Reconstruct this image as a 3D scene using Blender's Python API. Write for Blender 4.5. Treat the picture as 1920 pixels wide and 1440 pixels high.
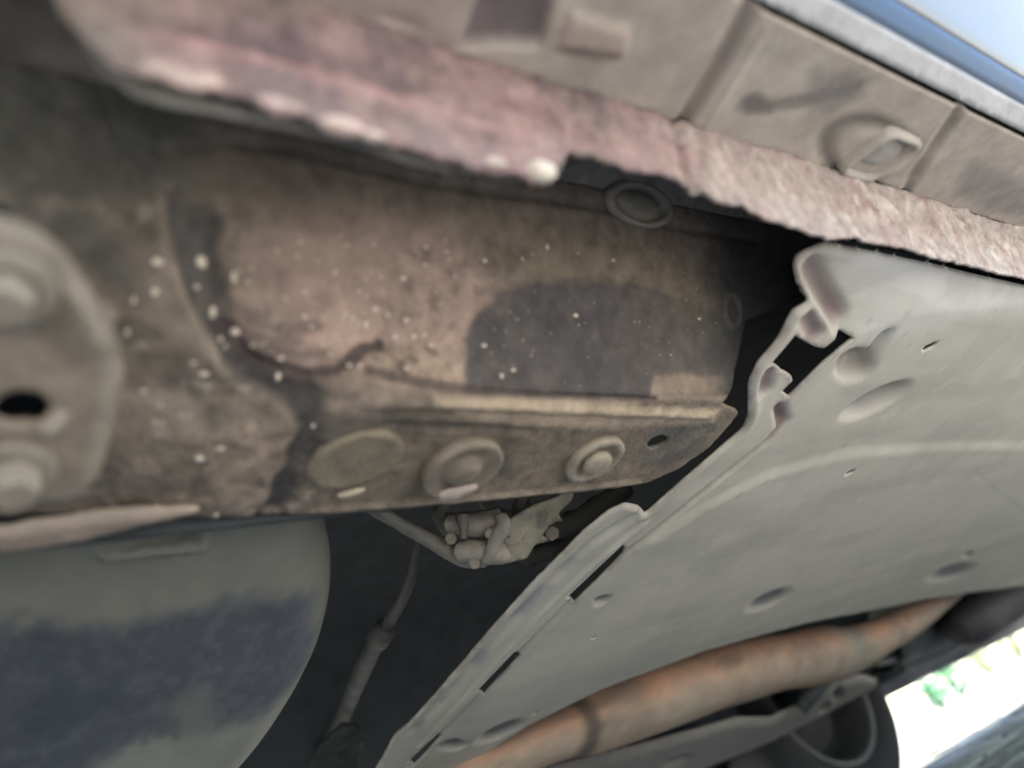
import bpy, bmesh, math, random
import numpy as np
from mathutils import Vector, Matrix
from mathutils.geometry import delaunay_2d_cdt

random.seed(7)
R = math.radians
scene = bpy.context.scene
for o in list(bpy.data.objects):
    bpy.data.objects.remove(o, do_unlink=True)
C = scene.collection

# ------------------------------------------------------------------ camera
HC = 0.16                       # height of the lens above the paving
F = 1400.0                      # focal length in photo pixels (1920 wide)
vx = np.array([1900.0, 0.0, F]); vx /= np.linalg.norm(vx)         # car's length
vy = np.array([-1030.0, 1535.0, F]); vy -= vx * vx.dot(vy); vy /= np.linalg.norm(vy)   # across the car
vz = np.cross(vx, vy)                                             # up
M3 = np.array([vx, vy, vz])      # world = M3 @ cam (x right, y down, z forward)
cam_d = bpy.data.cameras.new('camera')
cam = bpy.data.objects.new('camera', cam_d); C.objects.link(cam)
r_, d_, f_ = M3[:, 0], M3[:, 1], M3[:, 2]
m = Matrix(((r_[0], -d_[0], -f_[0], 0), (r_[1], -d_[1], -f_[1], 0), (r_[2], -d_[2], -f_[2], HC), (0, 0, 0, 1)))
cam.matrix_world = m
cam_d.sensor_width = 36.0
cam_d.lens = 36.0 * F / 1920.0
cam_d.clip_start = 0.01; cam_d.clip_end = 2000
cam_d.dof.use_dof = True
cam_d.dof.focus_distance = 0.56
cam_d.dof.aperture_fstop = cam_d.lens / 7.2
scene.camera = cam

# ------------------------------------------------------------------ light
SUN = Vector((0.80, 0.06, 1.25)).normalized()
elev = math.asin(SUN.z); rot = math.atan2(SUN.x, SUN.y)
w = bpy.data.worlds.new('World'); scene.world = w; w.use_nodes = True
nt = w.node_tree
bg = nt.nodes['Background']
sky = nt.nodes.new('ShaderNodeTexSky'); sky.sky_type = 'NISHITA'; sky.sun_disc = False
sky.sun_elevation = elev; sky.sun_rotation = rot
nt.links.new(sky.outputs[0], bg.inputs[0]); bg.inputs[1].default_value = 0.13
sd = bpy.data.lights.new('sun', 'SUN'); sd.energy = 3.6; sd.angle = R(0.6); sd.color = (1, 0.95, 0.87)
so = bpy.data.objects.new('sun', sd); C.objects.link(so)
so.rotation_euler = (-SUN).to_track_quat('-Z', 'Y').to_euler()
so.location = (5, 0, 8)
vs = scene.view_settings
vs.view_transform = 'Standard'; vs.look = 'None'; vs.gamma = 1.0
vs.use_curve_mapping = False
vs.exposure = 2.68

# ------------------------------------------------------------------ maths helpers (camera-origin frame: z is above the lens)
def ray(u, v):
    return M3 @ np.array([(u - 960.0) / F, (v - 720.0) / F, 1.0])
def at(u, v, s):
    return ray(u, v) * s

class Plane:
    """a real plane with axes a, b; n faces the viewer's side"""
    def __init__(self, o, a, b, flip=False):
        self.o = np.array(o, float)
        a = np.array(a, float); a /= np.linalg.norm(a)
        b = np.array(b, float); b -= a * a.dot(b); b /= np.linalg.norm(b)
        self.a, self.b = a, b
        self.n = np.cross(a, b)
        if self.n.dot(self.o + a * 0.3) > 0:      # towards the lens
            self.b = -self.b; self.n = -self.n
    def px(self, u, v):
        d = ray(u, v)
        s = self.o.dot(self.n) / d.dot(self.n)
        p = d * s - self.o
        return np.array([p.dot(self.a), p.dot(self.b)])
    def pts(self, l):
        return np.array([self.px(*q) for q in l])
    def w2(self, p):
        p = np.array(p, float) - self.o
        return np.array([p.dot(self.a), p.dot(self.b)])
    def to3(self, P, h=0.0):
        P = np.atleast_2d(P)
        h = np.broadcast_to(h, (len(P),))
        return self.o + P[:, :1] * self.a + P[:, 1:2] * self.b + h[:, None] * self.n

def long_plane(y0, z0, y1, z1):
    return Plane((0, y0, z0), (1, 0, 0), (0, y1 - y0, z1 - z0))
def plane3(p, q, r):
    p, q, r = map(np.array, (p, q, r))
    return Plane(p, q - p, r - p)

def inside(P, poly):
    x, y = P[:, 0], P[:, 1]
    res = np.zeros(len(P), bool)
    n = len(poly)
    for i in range(n):
        x0, y0 = poly[i]; x1, y1 = poly[(i + 1) % n]
        if y0 == y1: continue
        c = ((y0 > y) != (y1 > y)) & (x < (x1 - x0) * (y - y0) / (y1 - y0) + x0)
        res ^= c
    return res
def segdist(P, pts, closed=False):
    best = np.full(len(P), 1e9)
    n = len(pts)
    for i in range(n if closed else n - 1):
        a, b = pts[i], pts[(i + 1) % n]
        ab = b - a; L = ab.dot(ab) + 1e-12
        t = np.clip(((P - a) @ ab) / L, 0, 1)
        best = np.minimum(best, np.linalg.norm(P - (a + t[:, None] * ab), axis=1))
    return best
def sm(x, a, b):
    t = np.clip((x - a) / (b - a + 1e-12), 0, 1)
    return t * t * (3 - 2 * t)
def _hash(i, j, k, seed):
    h = (i * 374761393 + j * 668265263 + k * 2147483647 + seed * 974634777) & 0xFFFFFFFF
    h = ((h ^ (h >> 13)) * 1274126177) & 0xFFFFFFFF
    return ((h ^ (h >> 16)) & 0xFFFF) / 65535.0
def vn(P, scale, seed=0):
    Q = P * scale + 1000.0
    I = np.floor(Q).astype(np.int64); f = Q - I
    f = f * f * (3 - 2 * f)
    out = 0
    for dx in (0, 1):
        for dy in (0, 1):
            for dz in (0, 1):
                wgt = (f[:, 0] if dx else 1 - f[:, 0]) * (f[:, 1] if dy else 1 - f[:, 1]) * (f[:, 2] if dz else 1 - f[:, 2])
                out = out + wgt * _hash(I[:, 0] + dx, I[:, 1] + dy, I[:, 2] + dz, seed)
    return out
def fbm(P, scale, seed=0, oct=4):
    t = 0; a = 1; s = 0
    for k in range(oct):
        t = t + a * vn(P, scale * 2 ** k, seed + k * 17); s += a; a *= 0.55
    return t / s - 0.5

# ------------------------------------------------------------------ materials
MATS = {}
def grime(name, rough=0.85, nscale=60, contrast=0.3, bump=0.3, bscale=250, metallic=0.0, base=None, spec=0.3, streak=None):
    if name in MATS: return MATS[name]
    mt = bpy.data.materials.new(name); mt.use_nodes = True
    t = mt.node_tree; b = t.nodes['Principled BSDF']
    L = t.links.new
    tc = t.nodes.new('ShaderNodeTexCoord')
    vec = tc.outputs['Object']
    if streak:
        mp = t.nodes.new('ShaderNodeMapping'); mp.inputs['Scale'].default_value = streak
        L(vec, mp.inputs['Vector']); vec = mp.outputs[0]
    n1 = t.nodes.new('ShaderNodeTexNoise'); n1.inputs['Scale'].default_value = nscale; n1.inputs['Detail'].default_value = 6
    n1.inputs['Roughness'].default_value = 0.62
    n2 = t.nodes.new('ShaderNodeTexNoise'); n2.inputs['Scale'].default_value = bscale; n2.inputs['Detail'].default_value = 4
    L(vec, n1.inputs['Vector']); L(vec, n2.inputs['Vector'])
    mr = t.nodes.new('ShaderNodeMapRange')
    mr.inputs['From Min'].default_value = 0.3; mr.inputs['From Max'].default_value = 0.7
    mr.inputs['To Min'].default_value = 1 - contrast; mr.inputs['To Max'].default_value = 1 + contrast
    L(n1.outputs['Fac'], mr.inputs['Value'])
    if base is None:
        at_ = t.nodes.new('ShaderNodeAttribute'); at_.attribute_name = 'tint'; src = at_.outputs['Color']
    else:
        rg = t.nodes.new('ShaderNodeRGB'); rg.outputs[0].default_value = (*base, 1); src = rg.outputs[0]
    mul = t.nodes.new('ShaderNodeVectorMath'); mul.operation = 'SCALE'
    L(src, mul.inputs[0]); L(mr.outputs[0], mul.inputs['Scale'])
    L(mul.outputs[0], b.inputs['Base Color'])
    b.inputs['Metallic'].default_value = metallic
    b.inputs['Specular IOR Level'].default_value = spec
    mr2 = t.nodes.new('ShaderNodeMapRange')
    mr2.inputs['To Min'].default_value = max(0.05, rough - 0.12); mr2.inputs['To Max'].default_value = min(1, rough + 0.12)
    L(n1.outputs['Fac'], mr2.inputs['Value']); L(mr2.outputs[0], b.inputs['Roughness'])
    bm_ = t.nodes.new('ShaderNodeBump'); bm_.inputs['Strength'].default_value = bump; bm_.inputs['Distance'].default_value = 0.002
    L(n2.outputs['Fac'], bm_.inputs['Height']); L(bm_.outputs[0], b.inputs['Normal'])
    MATS[name] = mt
    return mt

# ------------------------------------------------------------------ objects
root = bpy.data.objects.new('parked_car', None); C.objects.link(root)
root.location = (0.9, 0.78, 0.0)
root['label'] = 'underside of a jacked up dusty car with rusty sill flange and pale undertray'
root['category'] = 'car'
OFF = np.array([0, 0, HC])
ROOTV = np.array(root.location)

def link(name, verts, faces, mat, parent=None, tint=None, smooth=True, label=None, kind=None, solid=0.0):
    """verts in the lens-origin frame; parts are children of the car, sub-parts of a part"""
    V = np.asarray(verts, float) + OFF
    me = bpy.data.meshes.new(name)
    me.from_pydata([tuple(p) for p in V], [], [tuple(int(i) for i in f) for f in faces])
    if tint is not None:
        ca = me.color_attributes.new('tint', 'FLOAT_COLOR', 'POINT')
        tt = np.ones((len(V), 4), np.float32); tt[:, :3] = tint
        ca.data.foreach_set('color', tt.ravel())
    if smooth:
        me.polygons.foreach_set('use_smooth', [True] * len(me.polygons))
    me.materials.append(mat)
    o = bpy.data.objects.new(name, me); C.objects.link(o)
    p = parent if parent is not None else root
    if p is not None and p is not False:
        o.parent = p
        if p is root: o.location = tuple(-ROOTV)
    if label: o['label'] = label
    if kind: o['kind'] = kind
    if solid:
        md = o.modifiers.new('thickness', 'SOLIDIFY'); md.thickness = solid; md.offset = -1; md.use_even_offset = False
    return o

def resample(poly, step):
    out = []
    n = len(poly)
    for i in range(n):
        a, b = poly[i], poly[(i + 1) % n]
        k = max(1, int(np.ceil(np.linalg.norm(b - a) / step)))
        k = min(k, 400)
        for j in range(k): out.append(a + (b - a) * j / k)
    return np.array(out)
def rounded(poly, r, n=4):
    out = []
    N = len(poly)
    for i in range(N):
        p0, p1, p2 = poly[i - 1], poly[i], poly[(i + 1) % N]
        a = p0 - p1; b = p2 - p1
        la, lb = np.linalg.norm(a), np.linalg.norm(b)
        rr = min(r, la * 0.45, lb * 0.45)
        s = p1 + a / la * rr; e = p1 + b / lb * rr
        for k in range(n + 1):
            t = k / n
            out.append((1 - t) ** 2 * s + 2 * t * (1 - t) * p1 + t * t * e)
    return np.array(out)

class Sheet:
    """a pressed sheet: outline and holes on a plane, relief h(a,b), own colour map"""
    def __init__(self, plane, outline, holes=(), step=0.002, grow=0.0, a0=0.5, round_=0.002, edge=None):
        self.pl = plane
        outline = rounded(np.asarray(outline, float), round_)
        holes = [rounded(np.asarray(h, float), 0.0015) for h in holes]
        self.outline = outline; self.holes = holes
        lo, hi = outline.min(0), outline.max(0)
        xs = [lo[0]]
        while xs[-1] < hi[0]:
            xs.append(xs[-1] + step * (1 + grow * max(0, abs(xs[-1]) - a0)))
        ys = np.arange(lo[1], hi[1], step)
        if grow:
            ys = [lo[1]]
            while ys[-1] < hi[1]: ys.append(ys[-1] + step * 1.3)
        g = np.array([(x, y) for i, x in enumerate(xs) for y in ys])
        rng = np.random.RandomState(3)
        g = g + rng.uniform(-0.2, 0.2, g.shape) * step
        rings = [resample(outline, edge or step * 1.3)] + [resample(h, step) for h in holes]
        keep = inside(g, outline)
        for h in holes: keep &= ~inside(g, h)
        g = g[keep]
        for r in rings:
            # drop points that crowd the rim
            n = len(r)
            d = np.full(len(g), 1e9)
            for k in range(0, n, 1):
                d = np.minimum(d, (g[:, 0] - r[k, 0]) ** 2 + (g[:, 1] - r[k, 1]) ** 2)
            g = g[d > (step * 0.6) ** 2]
        verts = []; edges = []
        for r in rings:
            b0 = len(verts)
            verts += [Vector(p) for p in r]
            edges += [(b0 + i, b0 + (i + 1) % len(r)) for i in range(len(r))]
        verts += [Vector(p) for p in g]
        res = delaunay_2d_cdt(verts, edges, [], 0, 1e-7)
        P = np.array([tuple(v) for v in res[0]]); T = np.array(res[2])
        cen = P[T].mean(1)
        ok = inside(cen, outline)
        for h in holes: ok &= ~inside(cen, h)
        self.P = P; self.T = T[ok]
        self.h = np.zeros(len(P)); self.dv = np.zeros((len(P), 3))
        self.W = plane.to3(P)
        self.col = None
    # --- relief
    def q(self, l): return self.pl.pts(l)
    def groove(self, l, wd, depth, closed=False):
        d = segdist(self.P, self.q(l), closed)
        self.h -= depth * sm(1 - d / wd, 0, 1); return sm(1 - d / wd, 0, 1)
    def mpoly(self, l, e, wob=0.0, sc=80, seed=1):
        pts = self.q(l)
        d = segdist(self.P, pts, True)
        s = np.where(inside(self.P, pts), d, -d)
        if wob: s = s + wob * 2 * fbm(self.W, sc, seed)
        return sm(s, -e, e)
    def mline(self, l, wd, wob=0.0, sc=80, seed=1, closed=False):
        d = segdist(self.P, self.q(l), closed)
        if wob: d = d + wob * 2 * fbm(self.W, sc, seed)
        return sm(1 - d / wd, 0, 0.7)
    def rad(self, c, rx, ry):
        """elliptic radius from a centre pixel and two rim pixels"""
        c = self.pl.px(*c); A = np.array([self.pl.px(*rx) - c, self.pl.px(*ry) - c]).T
        q = np.linalg.solve(A, (self.P - c).T)
        return np.linalg.norm(q, axis=0)
    def base(self, c): self.col = np.tile(np.array(c, float), (len(self.P), 1))
    def mix(self, mask, c):
        mask = np.clip(mask, 0, 1)[:, None]
        self.col = self.col * (1 - mask) + np.array(c, float) * mask
    def noise(self, sc, seed=0, oct=4): return fbm(self.W, sc, seed, oct)
    def rim(self):
        d = segdist(self.P, self.outline, True)
        for h in self.holes: d = np.minimum(d, segdist(self.P, h, True))
        return d
    def build(self, name, mat, parent=None, thick=0.002, **k):
        V = self.pl.to3(self.P, self.h) + self.dv
        return link(name, V, self.T, mat, parent, self.col, solid=thick, **k)

def frame_of(n):
    n = np.array(n, float); n /= np.linalg.norm(n)
    t = np.cross(n, [1, 0, 0]); t /= np.linalg.norm(t)
    return np.cross(t, n), t, n
def lathe(name, c, n, prof, mat, parent=None, seg=28, sx=1.0, sy=1.0, ax=None, tint=None, hexn=0, wob=0.0, **k):
    """prof: (radius, height along n). closes ends with r=0."""
    ex, ey, ez = frame_of(n)
    if ax is not None:
        ex = np.array(ax, float); ex -= ez * ex.dot(ez); ex /= np.linalg.norm(ex); ey = np.cross(ez, ex)
    V = []; Fc = []
    for (r, h) in prof:
        for i in range(seg):
            a = 2 * math.pi * i / seg
            rr = r
            if wob: rr = r * (1 + wob * math.sin(3 * a + 1) + wob * 0.6 * math.sin(7 * a))
            V.append(np.array(c) + ex * rr * math.cos(a) * sx + ey * rr * math.sin(a) * sy + ez * h)
    for j in range(len(prof) - 1):
        for i in range(seg):
            a = j * seg + i; b = j * seg + (i + 1) % seg
            Fc.append((a, b, b + seg, a + seg))
    Fc.append([(len(prof) - 1) * seg + i for i in range(seg)])
    Fc.append([i for i in range(seg)][::-1])
    tt = None if tint is None else np.tile(np.array(tint, float), (len(V), 1))
    return link(name, V, Fc, mat, parent, tt, **k)
def hexprof(name, c, n, r, h, mat, parent=None, tint=None, ang=0.3):
    ex, ey, ez = frame_of(n)
    V = []; Fc = []
    for (rr, hh) in ((r, 0), (r, h * 0.85), (r * 0.86, h)):
        for i in range(6):
            a = ang + i * math.pi / 3
            V.append(np.array(c) + ex * rr * math.cos(a) + ey * rr * math.sin(a) + ez * hh)
    for j in range(2):
        for i in range(6):
            Fc.append((j * 6 + i, j * 6 + (i + 1) % 6, j * 6 + 6 + (i + 1) % 6, j * 6 + 6 + i))
    Fc.append([12 + i for i in range(6)]); Fc.append([5, 4, 3, 2, 1, 0])
    tt = None if tint is None else np.tile(np.array(tint, float), (len(V), 1))
    o = link(name, V, Fc, mat, parent, tt, smooth=False)
    md = o.modifiers.new('bevel', 'BEVEL'); md.width = 0.0006; md.segments = 2
    return o
def spline(pts, n):
    pts = [np.array(p, float) for p in pts]
    P = [2 * pts[0] - pts[1]] + pts + [2 * pts[-1] - pts[-2]]
    out = []
    for i in range(1, len(P) - 2):
        for k in range(n):
            t = k / n
            a, b, c, d = P[i - 1], P[i], P[i + 1], P[i + 2]
            out.append(0.5 * ((2 * b) + (-a + c) * t + (2 * a - 5 * b + 4 * c - d) * t * t + (-a + 3 * b - 3 * c + d) * t ** 3))
    out.append(P[-2]); return out
def tube(name, pts, rad, mat, parent=None, seg=20, n=8, tintf=None, flat=1.0, rough=0.0, seed=1, **k):
    """pts with radius per point, smooth path, closed ends"""
    ctl = [np.append(np.array(p, float), r) for p, r in zip(pts, rad if hasattr(rad, '__len__') else [rad] * len(pts))]
    S = spline(ctl, n)
    V = []; Fc = []; ang = []
    up = np.array([0.02, 0.1, 1.0]); tlen = []
    for i, q in enumerate(S):
        p, r = q[:3], max(q[3], 0.0005)
        d = (S[min(i + 1, len(S) - 1)] - S[max(i - 1, 0)])[:3]; d /= np.linalg.norm(d)
        s = np.cross(d, up)
        if np.linalg.norm(s) < 1e-3: s = np.cross(d, [1, 0, 0])
        s /= np.linalg.norm(s); t = np.cross(s, d)
        for j in range(seg):
            a = 2 * math.pi * j / seg
            V.append(p + s * r * math.cos(a) + t * r * math.sin(a) * flat); ang.append(a); tlen.append(i / (len(S) - 1))
    for i in range(len(S) - 1):
        for j in range(seg):
            a = i * seg + j; b = i * seg + (j + 1) % seg
            Fc.append((a, b, b + seg, a + seg))
    Fc.append(list(range(seg))[::-1]); Fc.append([(len(S) - 1) * seg + j for j in range(seg)])
    V = np.array(V)
    if rough: V = V + rough * fbm(V, 110, seed)[:, None] * np.array([1, -.6, -1.0])
    tt = None
    if tintf is not None: tt = tintf(V, np.array(ang), np.array(tlen))
    return link(name, V, Fc, mat, parent, tt, **k)

# palette (linear albedo)
TAN = (0.27, 0.205, 0.16); BROWN = (0.145, 0.118, 0.096); DARK = (0.055, 0.052, 0.052); DUST = (0.42, 0.385, 0.335)
PINK = (0.36, 0.225, 0.225); PURPLE = (0.13, 0.098, 0.112); PALE = (0.56, 0.51, 0.46)
m_rail = grime('muddy_underseal', 0.9, 90, 0.28, 0.5, 380)
m_sill = grime('dusty_paint', 0.8, 60, 0.16, 0.25, 300)
m_flange = grime('flaking_rusty_paint', 0.9, 140, 0.28, 0.8, 420)
m_tray = grime('dusty_pale_panel', 0.62, 26, 0.07, 0.08, 300, spec=0.35)
m_tank = grime('dusty_tank_plastic', 0.6, 45, 0.10, 0.12, 260, spec=0.35)
m_dark = grime('black_underseal', 0.85, 30, 0.3, 0.3, 120, base=(0.055, 0.062, 0.065))
m_metal = grime('dull_dusty_metal', 0.7, 80, 0.22, 0.3, 350, metallic=0.15)
m_pipe = grime('rusty_pipe', 0.8, 22, 0.14, 0.3, 200, streak=(1, 2.5, 2.5))
m_body = grime('pale_blue_body_paint', 0.28, 10, 0.04, 0.02, 200, base=(0.18, 0.185, 0.19), spec=0.35)
m_navy = grime('navy_rubber_trim', 0.45, 30, 0.15, 0.1, 200, base=(0.022, 0.052, 0.105), spec=0.4)
m_tyre = grime('tyre_rubber', 0.8, 60, 0.2, 0.2, 200, base=(0.025, 0.026, 0.028))
m_rim = grime('dull_alloy', 0.5, 40, 0.2, 0.15, 200, metallic=0.4, base=(0.12, 0.12, 0.12))

# ------------------------------------------------------------------ profile of the near side (y, z above lens)
XA, XB = -0.9, 3.3
A_ = (0.034, 0.222); B_ = (0.092, 0.240); C_ = (0.107, 0.197)
G0 = (0.112, 0.300); D_ = (0.1565, 0.2825); E_ = (0.227, 0.190); F_ = (0.312, 0.186)
p_sill = long_plane(*A_, *B_); p_fl = long_plane(*B_, *C_); p_shelf = long_plane(*G0, *D_)
p_web = long_plane(*D_, *E_); p_bot = long_plane(*E_, *F_)

# ------------------------------------------------------------------ setting: paving, far plants
def gmat():
    mt = bpy.data.materials.new('block_paving'); mt.use_nodes = True
    t = mt.node_tree; b = t.nodes['Principled BSDF']; L = t.links.new
    tc = t.nodes.new('ShaderNodeTexCoord')
    br = t.nodes.new('ShaderNodeTexBrick'); br.inputs['Scale'].default_value = 1.0
    br.inputs['Brick Width'].default_value = 0.2; br.inputs['Row Height'].default_value = 0.1
    br.inputs['Mortar Size'].default_value = 0.004
    br.inputs['Color1'].default_value = (0.40, 0.37, 0.32, 1); br.inputs['Color2'].default_value = (0.33, 0.31, 0.27, 1)
    br.inputs['Mortar'].default_value = (0.14, 0.14, 0.13, 1)
    L(tc.outputs['Object'], br.inputs['Vector'])
    n = t.nodes.new('ShaderNodeTexNoise'); n.inputs['Scale'].default_value = 3; n.inputs['Detail'].default_value = 6
    L(tc.outputs['Object'], n.inputs['Vector'])
    mr = t.nodes.new('ShaderNodeMapRange'); mr.inputs['To Min'].default_value = 0.7; mr.inputs['To Max'].default_value = 1.3
    L(n.outputs['Fac'], mr.inputs['Value'])
    mu = t.nodes.new('ShaderNodeVectorMath'); mu.operation = 'SCALE'
    L(br.outputs['Color'], mu.inputs[0]); L(mr.outputs[0], mu.inputs['Scale']); L(mu.outputs[0], b.inputs['Base Color'])
    b.inputs['Roughness'].default_value = 0.9
    return mt
gm = bpy.data.meshes.new('ground')
gm.from_pydata([(-300, -300, 0), (300, -300, 0), (300, 300, 0), (-300, 300, 0)], [], [(0, 1, 2, 3)])
gm.materials.append(gmat())
ground = bpy.data.objects.new('ground', gm); C.objects.link(ground); ground['kind'] = 'structure'
m_pav = grime('paver_concrete', 0.9, 30, 0.25, 0.5, 160, base=(0.44, 0.42, 0.36))
m_pav2 = grime('paver_concrete_dark', 0.9, 30, 0.25, 0.5, 160, base=(0.27, 0.26, 0.225))
bmp = bmesh.new()
bmesh.ops.create_cube(bmp, size=1.0)
for v in bmp.verts: v.co = Vector((v.co.x * 0.196, v.co.y * 0.095, v.co.z * 0.03))
bmesh.ops.bevel(bmp, geom=[e for e in bmp.edges if all(v.co.z > 0 for v in e.verts)], offset=0.011, segments=2, affect='EDGES')
pms = []
for mt in (m_pav, m_pav2):
    pm = bpy.data.meshes.new('paver'); bmp.to_mesh(pm); pm.materials.append(mt); pms.append(pm)
for j in range(12):
    for i in range(14):
        po = bpy.data.objects.new('paver', random.choice(pms)); C.objects.link(po); po.parent = ground
        po.location = (1.3 + i * 0.2 + (0.1 if j % 2 else 0), 0.7 + j * 0.1, random.uniform(-0.004, 0.003))
        po.rotation_euler = (random.uniform(-.03, .03), random.uniform(-.015, .015), random.uniform(-.01, .01))
def leafm(name, c):
    mt = grime(name, 0.6, 8, 0.35, 0.1, 60, base=c)
    t = mt.node_tree; tr = t.nodes.new('ShaderNodeBsdfTranslucent'); tr.inputs[0].default_value = (c[0] * 1.6, c[1] * 1.6, c[2] * 1.2, 1)
    ad = t.nodes.new('ShaderNodeMixShader'); ad.inputs[0].default_value = 0.5
    t.links.new(t.nodes['Principled BSDF'].outputs[0], ad.inputs[1]); t.links.new(tr.outputs[0], ad.inputs[2])
    t.links.new(ad.outputs[0], t.nodes['Material Output'].inputs['Surface']); return mt
m_leaf = leafm('shrub_leaf', (0.22, 0.40, 0.28))
m_leaf2 = leafm('shrub_leaf_yellowish', (0.42, 0.47, 0.32))
m_stem = grime('shrub_stem', 0.9, 20, 0.3, 0.3, 60, base=(0.10, 0.07, 0.05))
def shrub(u, v, s, hgt, wid, nleaf, mat, label):
    p = ray(u, v) * s
    e = bpy.data.objects.new('shrub', None); C.objects.link(e)
    e.location = (p[0], p[1], 0); e['label'] = label; e['category'] = 'shrub'; e['group'] = 'shrubs beyond the far side of the car'
    V = []; Fc = []
    for k in range(nleaf):
        a = random.uniform(0, 6.28); rr = wid * math.sqrt(random.random()); z = hgt * (0.12 + 0.88 * random.random() ** 0.8)
        rr *= (1.1 - 0.6 * z / hgt) * (0.75 + 0.35 * math.sin(3 * a + z * 9))
        c = Vector((rr * math.cos(a), rr * math.sin(a), z))
        L_ = random.uniform(0.04, 0.08); W_ = L_ * 0.35
        d = Vector((random.uniform(-1, 1), random.uniform(-1, 1), random.uniform(-.3, 1))).normalized()
        s_ = d.cross(Vector((random.uniform(-1, 1), random.uniform(-1, 1), random.uniform(-1, 1)))).normalized()
        b = len(V)
        V += [tuple(c - d * L_), tuple(c + s_ * W_), tuple(c + d * L_), tuple(c - s_ * W_)]; Fc.append((b, b + 1, b + 2, b + 3))
    me = bpy.data.meshes.new('foliage'); me.from_pydata(V, [], Fc); me.materials.append(mat)
    o = bpy.data.objects.new('foliage', me); C.objects.link(o); o.parent = e
    V = []; Fc = []
    for k in range(7):
        a = random.uniform(0, 6.28); tip = Vector((wid * .6 * math.cos(a), wid * .6 * math.sin(a), hgt * .8))
        b = len(V)
        for (q, r) in ((Vector((0, 0, 0)), .012), (tip * .5 + Vector((0, 0, .05)), .008), (tip, .003)):
            for i in range(5): V.append((q.x + r * math.cos(i * 1.2566), q.y + r * math.sin(i * 1.2566), q.z))
        for j in range(2):
            for i in range(5): Fc.append((b + j * 5 + i, b + j * 5 + (i + 1) % 5, b + j * 5 + 5 + (i + 1) % 5, b + j * 5 + 5 + i))
    me = bpy.data.meshes.new('stem'); me.from_pydata(V, [], Fc); me.materials.append(m_stem)
    o = bpy.data.objects.new('stem', me); C.objects.link(o); o.parent = e
shrub(1752, 1305, 7.0, 0.28, 0.16, 90, m_leaf, 'small green shrub nearest the far wheel in the bright gap')
shrub(1795, 1285, 7.6, 0.42, 0.30, 190, m_leaf, 'wide green shrub in the middle of the bright gap below the far sill')
shrub(1852, 1252, 8.4, 0.46, 0.26, 150, m_leaf2, 'yellowish green shrub right of the wide green one')
shrub(1908, 1225, 9.2, 0.62, 0.30, 170, m_leaf2, 'tall yellowish shrub at the right edge of the picture')

# ------------------------------------------------------------------ car: shell, floor, outer panels
def extrude_profile(name, prof, x0, x1, mat, n=2, closed=False, thick=0.0, ends=False, **k):
    V = []; Fc = []
    N = len(prof)
    for i in range(n + 1):
        x = x0 + (x1 - x0) * i / n
        V += [(x, y, z) for y, z in prof]
    for i in range(n):
        for j in range(N if closed else N - 1):
            a = i * N + j; b = i * N + (j + 1) % N
            Fc.append((a, b, b + N, a + N))
    if ends:
        Fc.append(list(range(N))[::-1]); Fc.append([n * N + j for j in range(N)])
    return link(name, V, Fc, mat, solid=thick, **k)
# outer shell: door, roof and far side, closed at front and rear
shell = [(-0.045, 0.42), (-0.055, 0.55), (-0.02, 0.80), (0.14, 1.18), (0.30, 1.24), (1.25, 1.22), (1.41, 1.14), (1.545, 0.72), (1.555, 0.40), (1.53, 0.18), (1.505, 0.066), (1.49, 0.050), (1.475, 0.053)]
ex_x = [XA - 0.3, XB + 0.05]
V = []; Fc = []; N = len(shell)
for x in ex_x: V += [(x, y, z) for y, z in shell]
for j in range(N - 1): Fc.append((j, j + 1, j + 1 + N, j + N))
for b in (0, N):
    k = len(V); x = ex_x[0 if b == 0 else 1]
    V += [(x, 0.03, 0.25)]
    Fc.append([b + j for j in range(N)] + [k])
link('body_shell', V, Fc, m_body, smooth=False, solid=0.004)
extrude_profile('door_panel', [(0.0120, 0.2475), (0.0105, 0.2490), (0.007, 0.262), (-0.004, 0.29), (-0.02, 0.335), (-0.035, 0.385), (-0.046, 0.424), (-0.056, 0.55)][::-1], XA, XB, m_body, thick=0.003, label='glossy pale blue door bottom')
extrude_profile('trim_strip', [(0.0215, 0.2275), (0.0185, 0.2320), (0.0150, 0.2385), (0.0122, 0.2440), (0.0125, 0.252)][::-1], XA, XB, m_navy, thick=0.003, label='dark navy trim strip')
extrude_profile('floor_pan', [(0.10, 0.300), (0.24, 0.31), (0.34, 0.36), (0.70, 0.42), (0.95, 0.40), (1.15, 0.26), (1.45, 0.20), (1.50, 0.066)][::-1], XA, XB, m_dark, thick=0.004)
extrude_profile('inner_sill', [(0.034, 0.226), (0.03, 0.30), (0.10, 0.305)], XA, XB, m_dark, thick=0.003)

# rocker cover (pale dusty strip outside the crack)
pr = long_plane(0.0225, 0.2255, 0.0325, 0.2215)
sh = Sheet(pr, [pr.w2((-0.3, 0.0215, 0.2259)), pr.w2((-0.3, 0.0322, 0.22162)), pr.w2((1.6, 0.0322, 0.22162)), pr.w2((1.6, 0.0215, 0.2259))], step=0.003, round_=0.0004)
sh.base((0.34, 0.345, 0.36)); sh.mix(sm(sh.noise(90, 3), 0, .25) * 0.5, (0.26, 0.26, 0.265))
sh.h += 0.0006 * sh.noise(60, 4)
sh.build('rocker_cover', m_sill, thick=0.002)

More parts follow.
